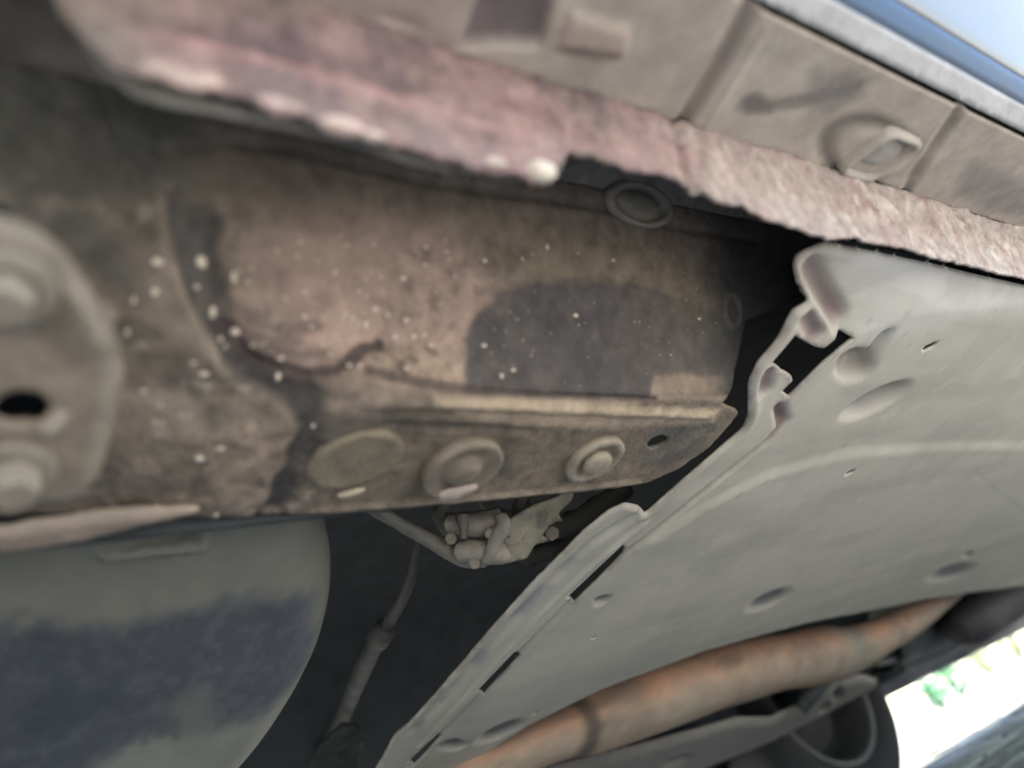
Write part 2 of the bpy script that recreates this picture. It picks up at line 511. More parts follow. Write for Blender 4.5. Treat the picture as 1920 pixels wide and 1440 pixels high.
# ------------------------------------------------------------------ sill underside
sh = Sheet(p_sill, [(0.00, 0.0016), (0.00, 0.0615), (1.5, 0.0615), (1.5, 0.0016)] if p_sill.w2((0, *B_))[1] > 0 else [(0.00, -0.0016), (0.00, -0.0615), (1.5, -0.0615), (1.5, -0.0016)], step=0.0016, grow=2.0, a0=0.7)
DUSTY = (0.42, 0.375, 0.325)
sh.base(DUSTY)
nz = sh.noise(45, 5)
sh.mix(sm(nz, -0.02, 0.22) * 0.45, (0.31, 0.275, 0.245))
sh.mix(sm(sh.noise(30, 8), 0.0, 0.2) * 0.5, (0.47, 0.43, 0.375))
sh.groove([(1402, 20), (1340, 140), (1272, 245)], 0.0075, 0.0035)
sh.mix(sh.mline([(1402, 20), (1340, 140), (1272, 245)], 0.0075, 0.001) * 0.6, (0.17, 0.135, 0.125))
sh.groove([(1440, 45), (1370, 160), (1318, 245)], 0.003, -0.0012)
sh.groove([(1798, 205), (1745, 285), (1695, 365)], 0.006, 0.003)
sh.mix(sh.mline([(1798, 205), (1745, 285), (1695, 365)], 0.005, 0.001) * 0.4, (0.2, 0.175, 0.16))
sh.mix(sh.mline([(1400, 195), (1450, 200), (1540, 180), (1600, 165)], 0.0075, 0.003, 120, 3) * 0.7, (0.17, 0.158, 0.15))
sh.mix(sh.mpoly([(1390, 180), (1420, 170), (1450, 195), (1445, 215), (1400, 215)], 0.002, 0.001) * 0.8, (0.15, 0.14, 0.132))
sh.mix(sh.mpoly([(1530, 130), (1600, 135), (1620, 180), (1560, 215), (1500, 190)], 0.006, 0.003) * 0.65, (0.18, 0.168, 0.165))
sh.mix(sh.mpoly([(1820, 300), (1920, 340), (1960, 420), (1860, 400), (1790, 360)], 0.008, 0.004) * 0.65, (0.17, 0.165, 0.17))
# recess and pad at the upper left
sh.h -= 0.004 * sh.mpoly([(905, -20), (1040, -20), (1018, 85), (865, 88)], 0.0015)
sh.mix(sh.mpoly([(905, -20), (1040, -20), (1018, 85), (865, 88)], 0.002, 0.001) * 0.85, (0.14, 0.12, 0.122))
sh.h += 0.002 * sh.mpoly([(1070, 20), (1180, 55), (1168, 100), (1045, 85)], 0.0015)
sh.mix(sh.mpoly([(1070, 20), (1180, 55), (1168, 100), (1045, 85)], 0.003, 0.001) * 0.8, (0.42, 0.335, 0.285))
sh.mix(sh.mline([(1060, 92), (1110, 108), (1160, 108)], 0.0025) * 0.7, (0.15, 0.13, 0.12))
sh.mix(sh.mpoly([(-300, -300), (700, -300), (880, 120), (300, 100)], 0.02, 0.01) * 0.5, (0.34, 0.24, 0.24))
sh.groove([(720, 28), (790, 48)], 0.002, 0.0015)
r = sh.rad((1632, 292), (1722, 320), (1660, 222)); sh.h -= 0.0025 * sm(1 - np.abs(r - 0.80) / 0.3, 0, 1)
sh.mix(sm(1 - np.abs(r - 0.80) / 0.28, 0, 1) * sm(-(sh.P[:, 0] - sh.q([(1640, 290)])[0][0]), -0.004, 0.006) * 0.75, (0.13, 0.12, 0.11))  # plug's shadow painted as a dark crescent on its left
sh.h += 0.0012 * sh.noise(25, 9) + 0.0004 * sh.noise(200, 2)
sill = sh.build('sill', m_sill, thick=0.002)
def on(pl, u, v, h=0.0): return pl.to3(pl.px(u, v), h)[0]
# square drain plug
c = on(p_sill, 1648, 290)
def rsq(name, c, pl, half, rings, mat, parent, tint, sx=1.0, ang=0.0):
    V = []; Fc = []; seg = 32
    ca, sa = math.cos(ang), math.sin(ang)
    for (k, h) in rings:
        for i in range(seg):
            a = 2 * math.pi * i / seg
            e = 0.42
            x = half * k * math.copysign(abs(math.cos(a)) ** e, math.cos(a)) * sx; y = half * k * math.copysign(abs(math.sin(a)) ** e, math.sin(a))
            V.append(np.array(c) + pl.a * (x * ca - y * sa) + pl.b * (x * sa + y * ca) + pl.n * h)
    for j in range(len(rings) - 1):
        for i in range(seg):
            a = j * seg + i; b = j * seg + (i + 1) % seg
            Fc.append((a, b, b + seg, a + seg))
    Fc.append([(len(rings) - 1) * seg + i for i in range(seg)])
    return link(name, V, Fc, mat, parent, np.tile(np.array(tint, float), (len(V), 1)))
rsq('drain_plug', c, p_sill, 0.0175, [(1.05, -0.003), (1.0, 0.0030), (0.95, 0.0042), (0.86, 0.0042), (0.80, 0.0030), (0.77, -0.006), (0.60, -0.009)], m_sill, sill, (0.42, 0.39, 0.345), sx=1.08)
rsq('plug_insert', c, p_sill, 0.0072, [(1.0, -0.008), (1.0, 0.0005), (0.85, 0.0015), (0.3, 0.0015)], m_sill, sill, (0.34, 0.33, 0.30), sx=1.5)

# ------------------------------------------------------------------ pinch-weld flange with its ragged lower edge
top = [p_fl.w2((x, *B_)) for x in (0.75, 1.5)]
edge_px = [(95, -60), (120, 30), (165, 85), (215, 122), (262, 143), (330, 160), (420, 178), (500, 205), (560, 212), (600, 232), (640, 246), (690, 256), (740, 268), (800, 288), (850, 306), (900, 318), (955, 322), (985, 336), (1015, 341), (1040, 330), (1056, 300), (1064, 282), (1100, 290), (1130, 306), (1180, 322), (1230, 330), (1290, 352), (1340, 376), (1400, 388), (1440, 412), (1500, 428), (1552, 452), (1600, 446), (1640, 458), (1690, 462), (1740, 480), (1800, 494), (1860, 508), (1920, 522), (1990, 540), (2080, 560)]
ol = []
for k_ in range(len(edge_px) - 1):
    for t_ in (0.0, 0.25, 0.5, 0.75):
        u_ = edge_px[k_][0] * (1 - t_) + edge_px[k_ + 1][0] * t_; v_ = edge_px[k_][1] * (1 - t_) + edge_px[k_ + 1][1] * t_
        j_ = 0 if t_ == 0 and u_ < 130 else (1 if u_ < 1280 else 0.45)
        w_ = fbm(np.array([[u_ / 70.0, 3.3, 1.7]]), 1.0, 5)[0] * 26 + random.uniform(-2.5, 2.5)
        ol.append(p_fl.px(u_, v_ + j_ * w_))
ol.append(p_fl.px(*edge_px[-1]))
fx = ol[-1]
bsign = np.sign(p_fl.w2((0, *C_))[1])
blen = abs(p_fl.w2((0, *C_))[1])
ol += [np.array([1.5, fx[1]]), np.array([1.5, 0.0]), np.array([-0.01, 0.0]), np.array([-0.01, ol[0][1] * 0.3])]
sh = Sheet(p_fl, ol, step=0.0014, grow=3.0, a0=0.62, round_=0.0012, edge=0.0014)
sh.base((0.27, 0.185, 0.178))
X = sh.P[:, 0]
right = sm(X, 0.20, 0.33)
sh.mix(sm(sh.noise(38, 77), -0.04, 0.16) * (1 - right) * .6, (0.215, 0.175, 0.16))
sh.mix(right * 0.9, (0.385, 0.325, 0.295))
sh.mix(sm(X, 0.40, 0.6) * 0.6, (0.44, 0.40, 0.365))
sh.mix(sm(sh.noise(55, 2), 0.0, 0.16) * (1 - right) * 0.7, PURPLE)
sh.mix(sm(sh.noise(70, 11), 0.02, 0.16) * 0.6, (0.34, 0.24, 0.23))
sh.mix(sm(sh.noise(100, 12), 0.05, 0.17) * 0.5 * right, (0.26, 0.19, 0.185))
sh.mix(sm(sh.noise(120, 13), 0.06, 0.2) * 0.55 * right, PALE)
sh.mix(sh.mline([(210, 50), (330, 85), (500, 118), (700, 178), (880, 235), (1000, 262)], 0.004, 0.002) * 0.55, (0.38, 0.225, 0.225))
sh.mix(sh.mline([(250, 40), (400, 70), (560, 90), (700, 140), (790, 165)], 0.006, 0.003) * 0.6, (0.12, 0.09, 0.108))
sh.mix(sh.mline([(950, 195), (1030, 215), (1050, 245)], 0.005, 0.002) * 0.7, (0.20, 0.12, 0.125))
sh.mix(sh.mline([(1255, 230), (1275, 280), (1290, 340)], 0.004, 0.002) * 0.6, (0.2, 0.12, 0.115))
sh.mix(sh.mline([(280, 130), (340, 148), (400, 160)], 0.0028, 0.001) * 0.9, (0.55, 0.43, 0.37))
sh.mix(sh.mline([(490, 195), (560, 205)], 0.0022, 0.001) * 0.9, (0.5, 0.38, 0.34))
sh.mix(sh.mpoly([(60, -80), (700, -80), (640, 40), (330, 20), (260, 90), (330, 150), (60, 120)], 0.012, 0.012, 60, 31) * .75, (0.165, 0.142, 0.132))
sh.mix((1 - sm(sh.rim(), 0, 0.004)) * sm(sh.noise(110, 33), -0.06, 0.1) * (1 - right) * .8, (0.13, 0.115, 0.10))
# relief: puckered weld seam, waves, bead
sh.h += 0.005 * sh.noise(42, 21) + 0.004 * np.abs(sh.noise(110, 22)) * 2 + 0.0010 * sh.noise(260, 23)
sh.groove([(210, 60), (500, 125), (880, 240), (1010, 275)], 0.006, -0.0022)
sh.groove([(250, 35), (500, 80), (780, 160)], 0.008, 0.0022)
sh.groove([(1262, 225), (1280, 290), (1300, 350)], 0.004, 0.003)
flange = sh.build('pinch_weld', m_flange, thick=0.0018, label='ragged pink and rust coloured flange')
# inner doubled sheet, slightly behind and lower
p_fl2 = long_plane(B_[0] + 0.0075, B_[1] + .002, C_[0] + 0.0075, C_[1] + .002)
e2 = [(150, 60), (185, 118), (240, 165), (300, 190), (380, 206), (460, 222), (560, 243), (640, 262), (690, 275), (760, 300), (830, 316), (900, 322), (960, 332), (1020, 332), (1030, 300)]
o2 = [p_fl2.px(*e) for e in e2]
o2 += [np.array([o2[-1][0], o2[-1][1] * 0.3]), np.array([o2[0][0], o2[0][1] * 0.3])]
sh = Sheet(p_fl2, o2, step=0.002, round_=0.001)
sh.base((0.26, 0.25, 0.225)); sh.mix(sm(sh.noise(90, 3), 0, .2) * .7, (0.14, 0.13, 0.12))
sh.h += 0.001 * sh.noise(120, 5)
sh.build('flange_backing', m_flange, flange, thick=0.0016)
def blob(name, u, v, pl, r, sx, sy, tint, parent, h=0.4, mat=None):
    c = on(pl, u, v)
    lathe(name, c, pl.n, [(r, -0.001), (r * 0.95, r * h * .4), (r * 0.7, r * h * .85), (r * 0.35, r * h), (0.0005, r * h * 1.02)], mat or m_flange, parent, seg=16, sx=sx, sy=sy, ax=pl.a, tint=tint, wob=0.06)
blob('sealant_bead', 1012, 324, p_fl, 0.0052, 1.35, 0.8, (0.58, 0.52, 0.44), flange, 0.8)
blob('sealant_bead', 640, 238, p_fl, 0.0050, 1.5, 0.6, (0.52, 0.40, 0.36), flange, 0.6)
blob('sealant_bead', 520, 200, p_fl, 0.0045, 1.7, 0.6, (0.46, 0.34, 0.32), flange, 0.5)
blob('sealant_bead', 700, 256, p_fl, 0.003, 1.5, 0.6, (0.48, 0.38, 0.35), flange, 0.6)
blob('sealant_bead', 930, 306, p_fl, 0.0030, 1.5, 0.7, (0.5, 0.42, 0.37), flange, 0.6)

# ------------------------------------------------------------------ shelf above the rail
w0 = p_shelf.w2((0, *G0)); w1 = p_shelf.w2((0, *D_))
sh = Sheet(p_shelf, [(-0.3, w0[1]), (-0.3, w1[1]), (1.2, w1[1]), (1.2, w0[1])], step=0.0022, grow=3, a0=0.5)
sh.base((0.20, 0.175, 0.15)); sh.mix(sm(sh.noise(60, 3), 0, .2) * .6, BROWN)
sh.mix(sm(sh.P[:, 0], 0.06, -0.02), (0.06, 0.062, 0.06))  # shade at the left end painted into the shelf colour
sh.h += 0.0015 * sh.noise(30, 9)
shelf = sh.build('floor_edge', m_rail, thick=0.002)
pc = on(p_web, 1195, 385)
lathe('oval_plug', pc, p_web.n, [(0.0155, -0.002), (0.0155, 0.0030), (0.0142, 0.0045), (0.0122, 0.0042), (0.0112, 0.0005), (0.0098, 0.0005), (0.0090, 0.0026), (0.003, 0.0030)], m_metal, shelf, seg=40, sx=1.75, sy=0.86, ax=(1, 0, 0), tint=(0.25, 0.225, 0.185))


class Fold:
    """the rail's web and underside as one folded skin: a = along the car, b = + up the web, - across the underside"""
    def __init__(self):
        self.E = np.array([0.0, *E_])
        self.dw = np.array([0, D_[0] - E_[0], D_[1] - E_[1]]); self.lw = np.linalg.norm(self.dw); self.dw /= self.lw
        self.db = np.array([0, F_[0] - E_[0], F_[1] - E_[1]]); self.lb = np.linalg.norm(self.db); self.db /= self.lb
        self.bis = -(p_web.n + p_bot.n); self.bis /= np.linalg.norm(self.bis)
        self.n = p_web.n; self.a = p_web.a
    def px(self, u, v):
        d = ray(u, v)
        p = d * (self.E.dot(p_web.n) / d.dot(p_web.n)); w_ = (p - self.E).dot(self.dw)
        if w_ >= 0: return np.array([p[0], w_])
        p = d * (self.E.dot(p_bot.n) / d.dot(p_bot.n)); w_ = (p - self.E).dot(self.db)
        return np.array([p[0], -w_])
    def pts(self, l): return np.array([self.px(*q) for q in l])
    def to3(self, P, h=0.0):
        P = np.atleast_2d(P); h = np.broadcast_to(h, (len(P),))
        X, B = P[:, 0], P[:, 1]
        base = self.E + np.where(B[:, None] > 0, self.dw * np.abs(B)[:, None], self.db * np.abs(B)[:, None])
        base[:, 0] += X
        k = 1 - sm(X + 0.4 * B, 0.085, 0.14)
        T = 0.006 + 0.040 * k
        base += (0.28 * T * np.clip(1 - np.abs(B) / T, 0, 1) ** 2)[:, None] * self.bis
        q = sm(B / T, -1, 1)[:, None]
        n = p_web.n * q + p_bot.n * (1 - q); n /= np.linalg.norm(n, axis=1)[:, None]
        return base + h[:, None] * n
fold = Fold()
b_px = [(1352, 758), (1385, 772), (1372, 790), (1330, 838), (1270, 880), (1215, 905), (1130, 918), (1000, 930), (860, 945), (700, 955), (560, 963), (430, 968), (250, 965), (60, 962), (-200, 960)]
ol = [np.array([-0.22, fold.lw]), np.array([0.52, fold.lw]), np.array([0.52, fold.lw * .72]), np.array([0.408, fold.lw * .42]), np.array([0.393, 0.012])] + list(fold.pts(b_px)) + [np.array([-0.22, -fold.lb])]
sh = Sheet(fold, ol[::-1], [fold.pts([(1212, 832), (1222, 822), (1240, 815), (1254, 820), (1250, 830), (1236, 840), (1220, 843)])], step=0.0014, round_=0.003)
Xc, Bc = sh.P[:, 0], sh.P[:, 1]
web = sm(Bc, -0.002, 0.002)
lk = 1 - sm(Xc + 0.4 * Bc, 0.085, 0.14)
n1 = sh.noise(50, 31); n2 = sh.noise(140, 32)
sh.base(BROWN); sh.mix((1 - web) * .9, (0.20, 0.165, 0.125))
sh.mix(sm(n1, -0.05, 0.18) * 0.6, (0.21, 0.17, 0.135))
sh.mix(sm(n2, 0.04, 0.2) * 0.5, (0.10, 0.082, 0.066))
sh.mix(sm(n1, -0.05, .2) * .6 * (1 - web), (0.27, 0.215, 0.155))
# tan coating
sh.mix(sh.mpoly([(420, 440), (560, 410), (820, 430), (920, 520), (880, 715), (700, 705), (560, 690), (440, 600)], 0.014, 0.006, 60, 5) * 0.9, (0.335, 0.245, 0.20))
sh.mix(sh.mpoly([(430, 550), (560, 550), (700, 600), (690, 650), (600, 690), (480, 640)], 0.006, 0.004, 90, 6) * 0.7, (0.38, 0.272, 0.222))
sh.mix(sh.mpoly([(690, 690), (760, 640), (870, 690), (880, 725), (760, 720)], 0.005, 0.004, 90, 7) * 0.7, (0.38, 0.29, 0.215))
sh.mix(sm(sh.noise(160, 41), 0.02, 0.14) * sh.mpoly([(760, 430), (1420, 450), (1420, 748), (680, 735)], 0.02, 0.01) * 0.6, (0.125, 0.10, 0.082))
sh.mix(sh.mpoly([(920, 470), (1150, 460), (1400, 560), (1400, 640), (1250, 600), (1000, 530)], 0.01, 0.006) * 0.4, (0.24, 0.20, 0.135))
gl = [(300, 285), (420, 268), (560, 282), (800, 342), (1100, 385), (1300, 432), (1420, 452)]
sh.groove(gl, 0.004, 0.002); sh.mix(sh.mline(gl, 0.003, 0.001) * .45, (0.09, 0.082, 0.072))
# caked mud on the left
sh.mix(lk * .8, (0.165, 0.137, 0.112))
sh.mix(lk * sm(sh.noise(60, 83), -0.05, .15) * .75, (0.225, 0.185, 0.152))
sh.mix(lk * sm(sh.noise(75, 84), 0.03, .2) * .8, (0.095, 0.085, 0.072))
sh.mix(lk * sm(sh.noise(130, 85), 0.1, .22) * .7, (0.36, 0.31, 0.25))
sh.mix(sh.mpoly([(380, 830), (545, 800), (500, 940), (400, 945)], 0.01, 0.005) * .5, (0.31, 0.235, 0.178))
sh.h += lk * (0.007 * sh.noise(34, 81) + 0.0035 * sh.noise(95, 82))
sh.mix(sh.mpoly([(-300, 100), (-100, -100), (420, 180), (330, 400), (150, 440), (-300, 330)], 0.022, 0.014) * 0.8, (0.058, 0.064, 0.058))  # upper left darkened in colour for the shade under the flange
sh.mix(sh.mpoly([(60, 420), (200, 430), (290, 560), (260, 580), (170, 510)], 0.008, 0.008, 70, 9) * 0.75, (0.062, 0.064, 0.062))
# smooth dark patch
patch = [(876, 738), (872, 640), (890, 590), (940, 548), (1010, 526), (1100, 524), (1200, 535), (1290, 565), (1370, 600), (1400, 660), (1400, 690), (1225, 700), (1215, 752), (1000, 744)]
mk = sh.mpoly(patch, 0.0024, 0.0028, 110, 8)
fade = 1 - 0.45 * sm(Xc, 0.27, 0.36)
sh.mix(mk * 0.96 * fade, (0.075, 0.069, 0.069)); sh.mix(mk * sm(n1, 0, .2) * .4, (0.105, 0.094, 0.086)); sh.mix(mk * sm(sh.noise(170, 19), .05, .2) * .5, (0.12, 0.105, 0.092))
sh.mix(sh.mpoly([(1225, 705), (1355, 705), (1360, 752), (1215, 750)], 0.002, 0.003) * 0.6, (0.32, 0.25, 0.185))
sh.mix(web * sm(Xc + 0.03 * n1, 0.345, 0.405) * .93, (0.045, 0.048, 0.05))  # right end of the web: shade of tray and flange painted in
# underside colours
sh.mix(sh.mpoly([(820, 748), (1000, 750), (1350, 768), (1340, 792), (1150, 802), (900, 797)], 0.004, 0.003) * 0.8, (0.47, 0.37, 0.27))
sh.mix(sh.mpoly([(560, 752), (720, 750), (720, 792), (600, 772)], 0.004, 0.003) * 0.5, (0.30, 0.235, 0.21))
sh.mix(sh.mpoly([(590, 782), (700, 780), (960, 792), (960, 900), (900, 880), (900, 812), (700, 815), (560, 860)], 0.004, 0.003, 90, 4) * 0.65, (0.085, 0.076, 0.068))
sh.mix(sh.mpoly([(1230, 800), (1350, 790), (1300, 850), (1240, 880), (1190, 870)], 0.004, 0.002) * 0.6, (0.11, 0.108, 0.105))
# the gap between the plates, filled with dark sealer
chan = [(316, 395), (345, 404), (372, 388), (398, 398), (412, 440), (414, 520), (424, 560), (436, 596), (452, 640), (500, 680), (560, 705), (600, 735), (612, 790), (598, 850), (560, 905), (535, 965), (490, 965), (512, 905), (548, 850), (556, 800), (545, 765), (470, 722), (420, 690), (388, 640), (358, 575), (340, 520), (326, 460)]
cm_ = sh.mpoly(chan, 0.0030, 0.0065, 85, 14)
sh.mix(cm_ * 0.92, (0.060, 0.056, 0.056)); sh.h -= 0.0035 * sh.mpoly(chan, 0.0034, 0.005, 85, 14)
sh.mix(cm_ * sm(sh.noise(80, 16), .0, .14) * .7, (0.125, 0.112, 0.10))
sh.mix(sh.mpoly([(352, 435), (385, 432), (396, 500), (362, 512)], 0.004, 0.003) * 0.6, (0.15, 0.138, 0.13))
eg = [(300, 380), (318, 470), (345, 560), (385, 655), (430, 715)]
sh.groove(eg, 0.005, -0.0025); sh.mix(sh.mline(eg, 0.005, 0.004, 80, 5) * 0.5, (0.31, 0.26, 0.21))
# crack in the coating and flaking layers
cr = [(430, 610), (470, 665), (520, 690), (580, 704), (630, 694), (662, 672), (680, 655), (712, 646)]
cd = segdist(sh.P, sh.q(cr)) + 0.004 * n2
sh.mix(sm(1 - cd / 0.0036, 0, 0.5) * 0.95, (0.075, 0.058, 0.055)); sh.h -= 0.0022 * sm(1 - cd / 0.003, 0, 1)
for l in ([(425, 560), (450, 585), (500, 590)], [(440, 615), (500, 640), (560, 640)], [(470, 600), (540, 618), (600, 612)], [(500, 655), (560, 668), (610, 660)]):
    sh.mix(sh.mline(l, 0.003, 0.0025, 120, 4) * 0.65, (0.13, 0.10, 0.092)); sh.groove(l, 0.0025, 0.0014)
lip_shade = [(690, 694), (760, 712), (840, 726), (880, 732), (980, 740), (1100, 746), (1230, 750)]  # shadow line under the lip, painted dark along a shallow groove
cd = segdist(sh.P, sh.q(lip_shade)) + 0.002 * n2
sh.mix(sm(1 - cd / 0.0030, 0, 0.6) * 0.8, (0.085, 0.065, 0.058)); sh.h -= 0.002 * sm(1 - cd / 0.003, 0, 1)
for (u, v) in ((740, 672), (762, 668), (800, 655), (700, 668), (748, 690)):
    sh.mix(sh.mline([(u, v), (u + 14, v + 8)], 0.0026, 0.0022, 180, u) * 0.75, (0.10, 0.075, 0.06))
r = np.linalg.norm((sh.P - fold.px(1374, 582)) / np.array([0.009, 0.0125]), axis=1)
sh.h += 0.002 * sm(1 - np.abs(r - 0.85) / 0.25, 0, 1); sh.mix(sm(1 - np.abs(r - 0.8) / 0.3, 0, 1) * .3, (0.2, 0.17, 0.15))
sh.h += 0.0022 * sh.noise(36, 51) + 0.0011 * n2 * (1 - mk) + 0.0006 * sh.noise(300, 52) * (1 - 0.6 * mk)
# lips and swages of the underside
sh.groove([(700, 755), (880, 757), (1100, 768), (1330, 778)], 0.006, -0.003)
sh.groove([(720, 800), (900, 803), (1000, 812)], 0.005, 0.0015)
sh.groove([(600, 955), (860, 938), (1000, 924), (1200, 902)], 0.0035, -0.0018)
sh.mix(sh.mline([(700, 950), (860, 938), (1000, 924), (1200, 902)], 0.002, 0.0005) * .4, (0.34, 0.29, 0.22))
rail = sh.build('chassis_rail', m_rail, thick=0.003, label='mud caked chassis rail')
sh_rail = sh
bn = p_bot.n
lathe('oval_plug', on(p_bot, 668, 862), bn, [(0.0205, -0.002), (0.0205, 0.0012), (0.0190, 0.0024), (0.0165, 0.0020), (0.012, 0.0012), (0.004, 0.0018)], m_rail, rail, seg=40, sx=1.12, ax=(1, -0.4, 0), tint=(0.21, 0.18, 0.13))
lathe('mud_lump', on(p_bot, 655, 920, 0.001), bn, [(0.005, 0), (0.0045, 0.0012), (0.002, 0.002)], m_rail, rail, seg=14, sx=1.5, sy=.55, ax=(1, -.3, 0), tint=(0.5, 0.43, 0.32), wob=.08)
lathe('round_plug', on(p_bot, 862, 868), bn, [(0.0225, -0.001), (0.0225, 0.0055), (0.0215, 0.0068), (0.0195, 0.0070), (0.0150, 0.0050), (0.0110, 0.0052), (0.0080, 0.0085), (0.0035, 0.0095)], m_metal, rail, seg=40, ax=(1, 0, 0), tint=(0.225, 0.19, 0.15), wob=.01)
lathe('mud_lump', on(p_bot, 848, 905, 0.006), bn, [(0.009, 0), (0.0075, 0.0016), (0.003, 0.0024)], m_rail, rail, seg=16, sx=1.4, sy=.6, ax=(1, -.25, 0), tint=(0.46, 0.39, 0.35), wob=.1)
wc = on(p_bot, 1112, 856)
lathe('washer', wc, bn, [(0.0195, -0.001), (0.0195, 0.0040), (0.0180, 0.0050), (0.0150, 0.0050), (0.0135, 0.0022), (0.0115, 0.0018)], m_metal, rail, seg=36, ax=(1, 0, 0), tint=(0.33, 0.29, 0.225), wob=.012)
lathe('bolt', wc + bn * 0.001, bn, [(0.0095, 0), (0.0095, 0.0055), (0.0085, 0.0068), (0.004, 0.0076)], m_metal, rail, seg=24, tint=(0.34, 0.30, 0.235), wob=.03)
extrude_profile('rail_back', [(F_[0], F_[1]), (0.335, 0.27), (0.30, 0.33)], -0.25, 0.34, m_dark, thick=0.003)

# mud flecks spattered on the rail
RP, RH = sh_rail.P, sh_rail.h
def skin(q): return RH[np.argmin(((RP - q) ** 2).sum(1))]
V = []; Fc = []
def fleck(pl, u, v, r):
    q_ = fold.px(u, v); c = fold.to3(q_, skin(q_) + 0.0005)[0]
    r *= random.uniform(.55, 1.05); b = len(V); k = 7; a0 = random.random() * 6
    el = random.uniform(0.7, 1.4)
    for (rr, h) in ((1, 0), (0.75, 0.35 * r), (0.3, 0.55 * r)):
        for i in range(k):
            a = a0 + 2 * math.pi * i / k; q = r * rr * (1 + random.uniform(-.35, .3))
            V.append(c + pl.a * q * math.cos(a) * el + pl.b * q * math.sin(a) / el + pl.n * h)
    for j in range(2):
        for i in range(k): Fc.append((b + j * k + i, b + j * k + (i + 1) % k, b + j * k + k + (i + 1) % k, b + j * k + k + i))
    Fc.append([b + 2 * k + i for i in range(k)])
big = [(382, 490, 2.9), (375, 535, 1.9), (405, 585, 2.0), (437, 518, 2.1), (447, 621, 2.1), (296, 492, 2.4), (290, 548, 1.9), (252, 563, 1.7), (713, 520, 2.0), (755, 523, 1.9), (569, 593, 1.8), (686, 610, 1.9), (702, 580, 1.6), (761, 600, 1.6), (562, 455, 1.5), (628, 510, 1.6), (840, 487, 1.4), (908, 489, 1.4), (961, 694, 2.0), (940, 706, 1.7), (906, 648, 1.7), (807, 648, 1.6), (850, 655, 1.4), (532, 713, 2.0), (528, 674, 1.6), (475, 650, 1.9), (1079, 592, 1.4), (1310, 598, 1.3), (430, 655, 1.3), (420, 640, 1.2), (660, 600, 1.3), (640, 597, 1.2), (775, 632, 1.4), (740, 632, 1.3), (1025, 463, 1.6), (1150, 488, 1.1), (650, 460, 1.2), (700, 460, 1.1), (520, 470, 1.1)]
for u, v, r in big: fleck(p_web, u, v, r * 0.00085)
for k in range(150):
    u = random.gauss(680, 150); v = random.gauss(560, 75)
    if 430 < u < 1350 and 430 < v < 700: fleck(p_web, u, v, (.25 + .8 * random.random() ** 2.2) * 0.0010)
for k in range(50):
    u = random.uniform(880, 1350); v = random.uniform(470, 735); fleck(p_web, u, v, random.uniform(.25, .55) * 0.0009)
for u, v, r in ((282, 760, 1.7), (296, 803, 1.4), (310, 803, 1.4), (390, 715, 1.9), (370, 690, 2.0), (592, 808, 1.4), (375, 862, 2.2), (415, 845, 2.2), (348, 946, 2.6), (404, 962, 1.7), (310, 780, 1.2), (240, 627, 1.7)):
    fleck(p_bot if v > 680 else p_web, u, v, r * 0.00085)
m_fleck = grime('dried_pale_mud', 0.85, 60, 0.15, 0.2, 300, base=(0.66, 0.58, 0.48))
link('mud_flecks', V, Fc, m_fleck, rail, kind='stuff')

# ------------------------------------------------------------------ suspension bracket at the left
p_br = Plane((0.03, 0.22, 0.168), (1, 0, 0.0), (0, 1, -0.12))
bo = [(-260, 330), (-60, 405), (20, 420), (75, 436), (124, 478), (176, 556), (220, 638), (236, 700), (222, 780), (203, 850), (186, 904), (152, 942), (95, 950), (20, 948), (-260, 960)]
hole = [(-14, 768), (-4, 752), (20, 740), (48, 737), (78, 744), (94, 762), (86, 780), (62, 793), (28, 796), (0, 787)]
sh = Sheet(p_br, p_br.pts(bo), [p_br.pts(hole)], step=0.0016, round_=0.004)
sh.base((0.235, 0.195, 0.155)); sh.mix(sm(sh.noise(40, 2), 0, .2) * .5, (0.27, 0.22, 0.185)); sh.mix(sm(sh.noise(90, 3), .05, .2) * .4, (0.18, 0.165, 0.14))
d = segdist(sh.P, sh.outline, True)
sh.h -= 0.0018 * (1 - sm(d, 0, 0.004)) ; sh.h += 0.0005 * sm(1 - np.abs(d - 0.005) / 0.005, 0, 1)
sh.mix(sm(1 - np.abs(d - 0.004) / 0.004, 0, 1) * .35, (0.38, 0.36, 0.29))
hd = segdist(sh.P, sh.holes[0], True)
sh.h -= 0.001 * (1 - sm(hd, 0, 0.002))
sh.h += 0.003 * sh.mpoly([(70, 800), (105, 770), (125, 778), (110, 805), (85, 815)], 0.002); sh.mix(sh.mpoly([(70, 800), (105, 770), (125, 778), (110, 805), (85, 815)], 0.002) * .8, (0.48, 0.43, 0.35))
sh.h -= 0.003 * sh.mpoly([(-200, 560), (40, 560), (120, 620), (150, 700), (-200, 690)], 0.014)
sh.h += 0.0007 * sh.noise(25, 4) + 0.0002 * sh.noise(250, 5)
br = sh.build('suspension_bracket', m_rail, thick=0.005, label='dusty steel bracket with two bolts and an oval hole')
for (u, v, rw, rb, hh) in ((4, 540, 0.0125, 0.0072, 0.006), (22, 880, 0.0125, 0.0078, 0.009)):
    c = on(p_br, u, v)
    lathe('washer', c, p_br.n, [(rw, -0.003), (rw, 0.002), (rw * .93, 0.003), (rb * .9, 0.003)], m_metal, br, seg=32, tint=(0.24, 0.215, 0.175))
    hexprof('bolt', c + p_br.n * 0.003, p_br.n, rb, hh, m_metal, br, tint=(0.29, 0.255, 0.21))
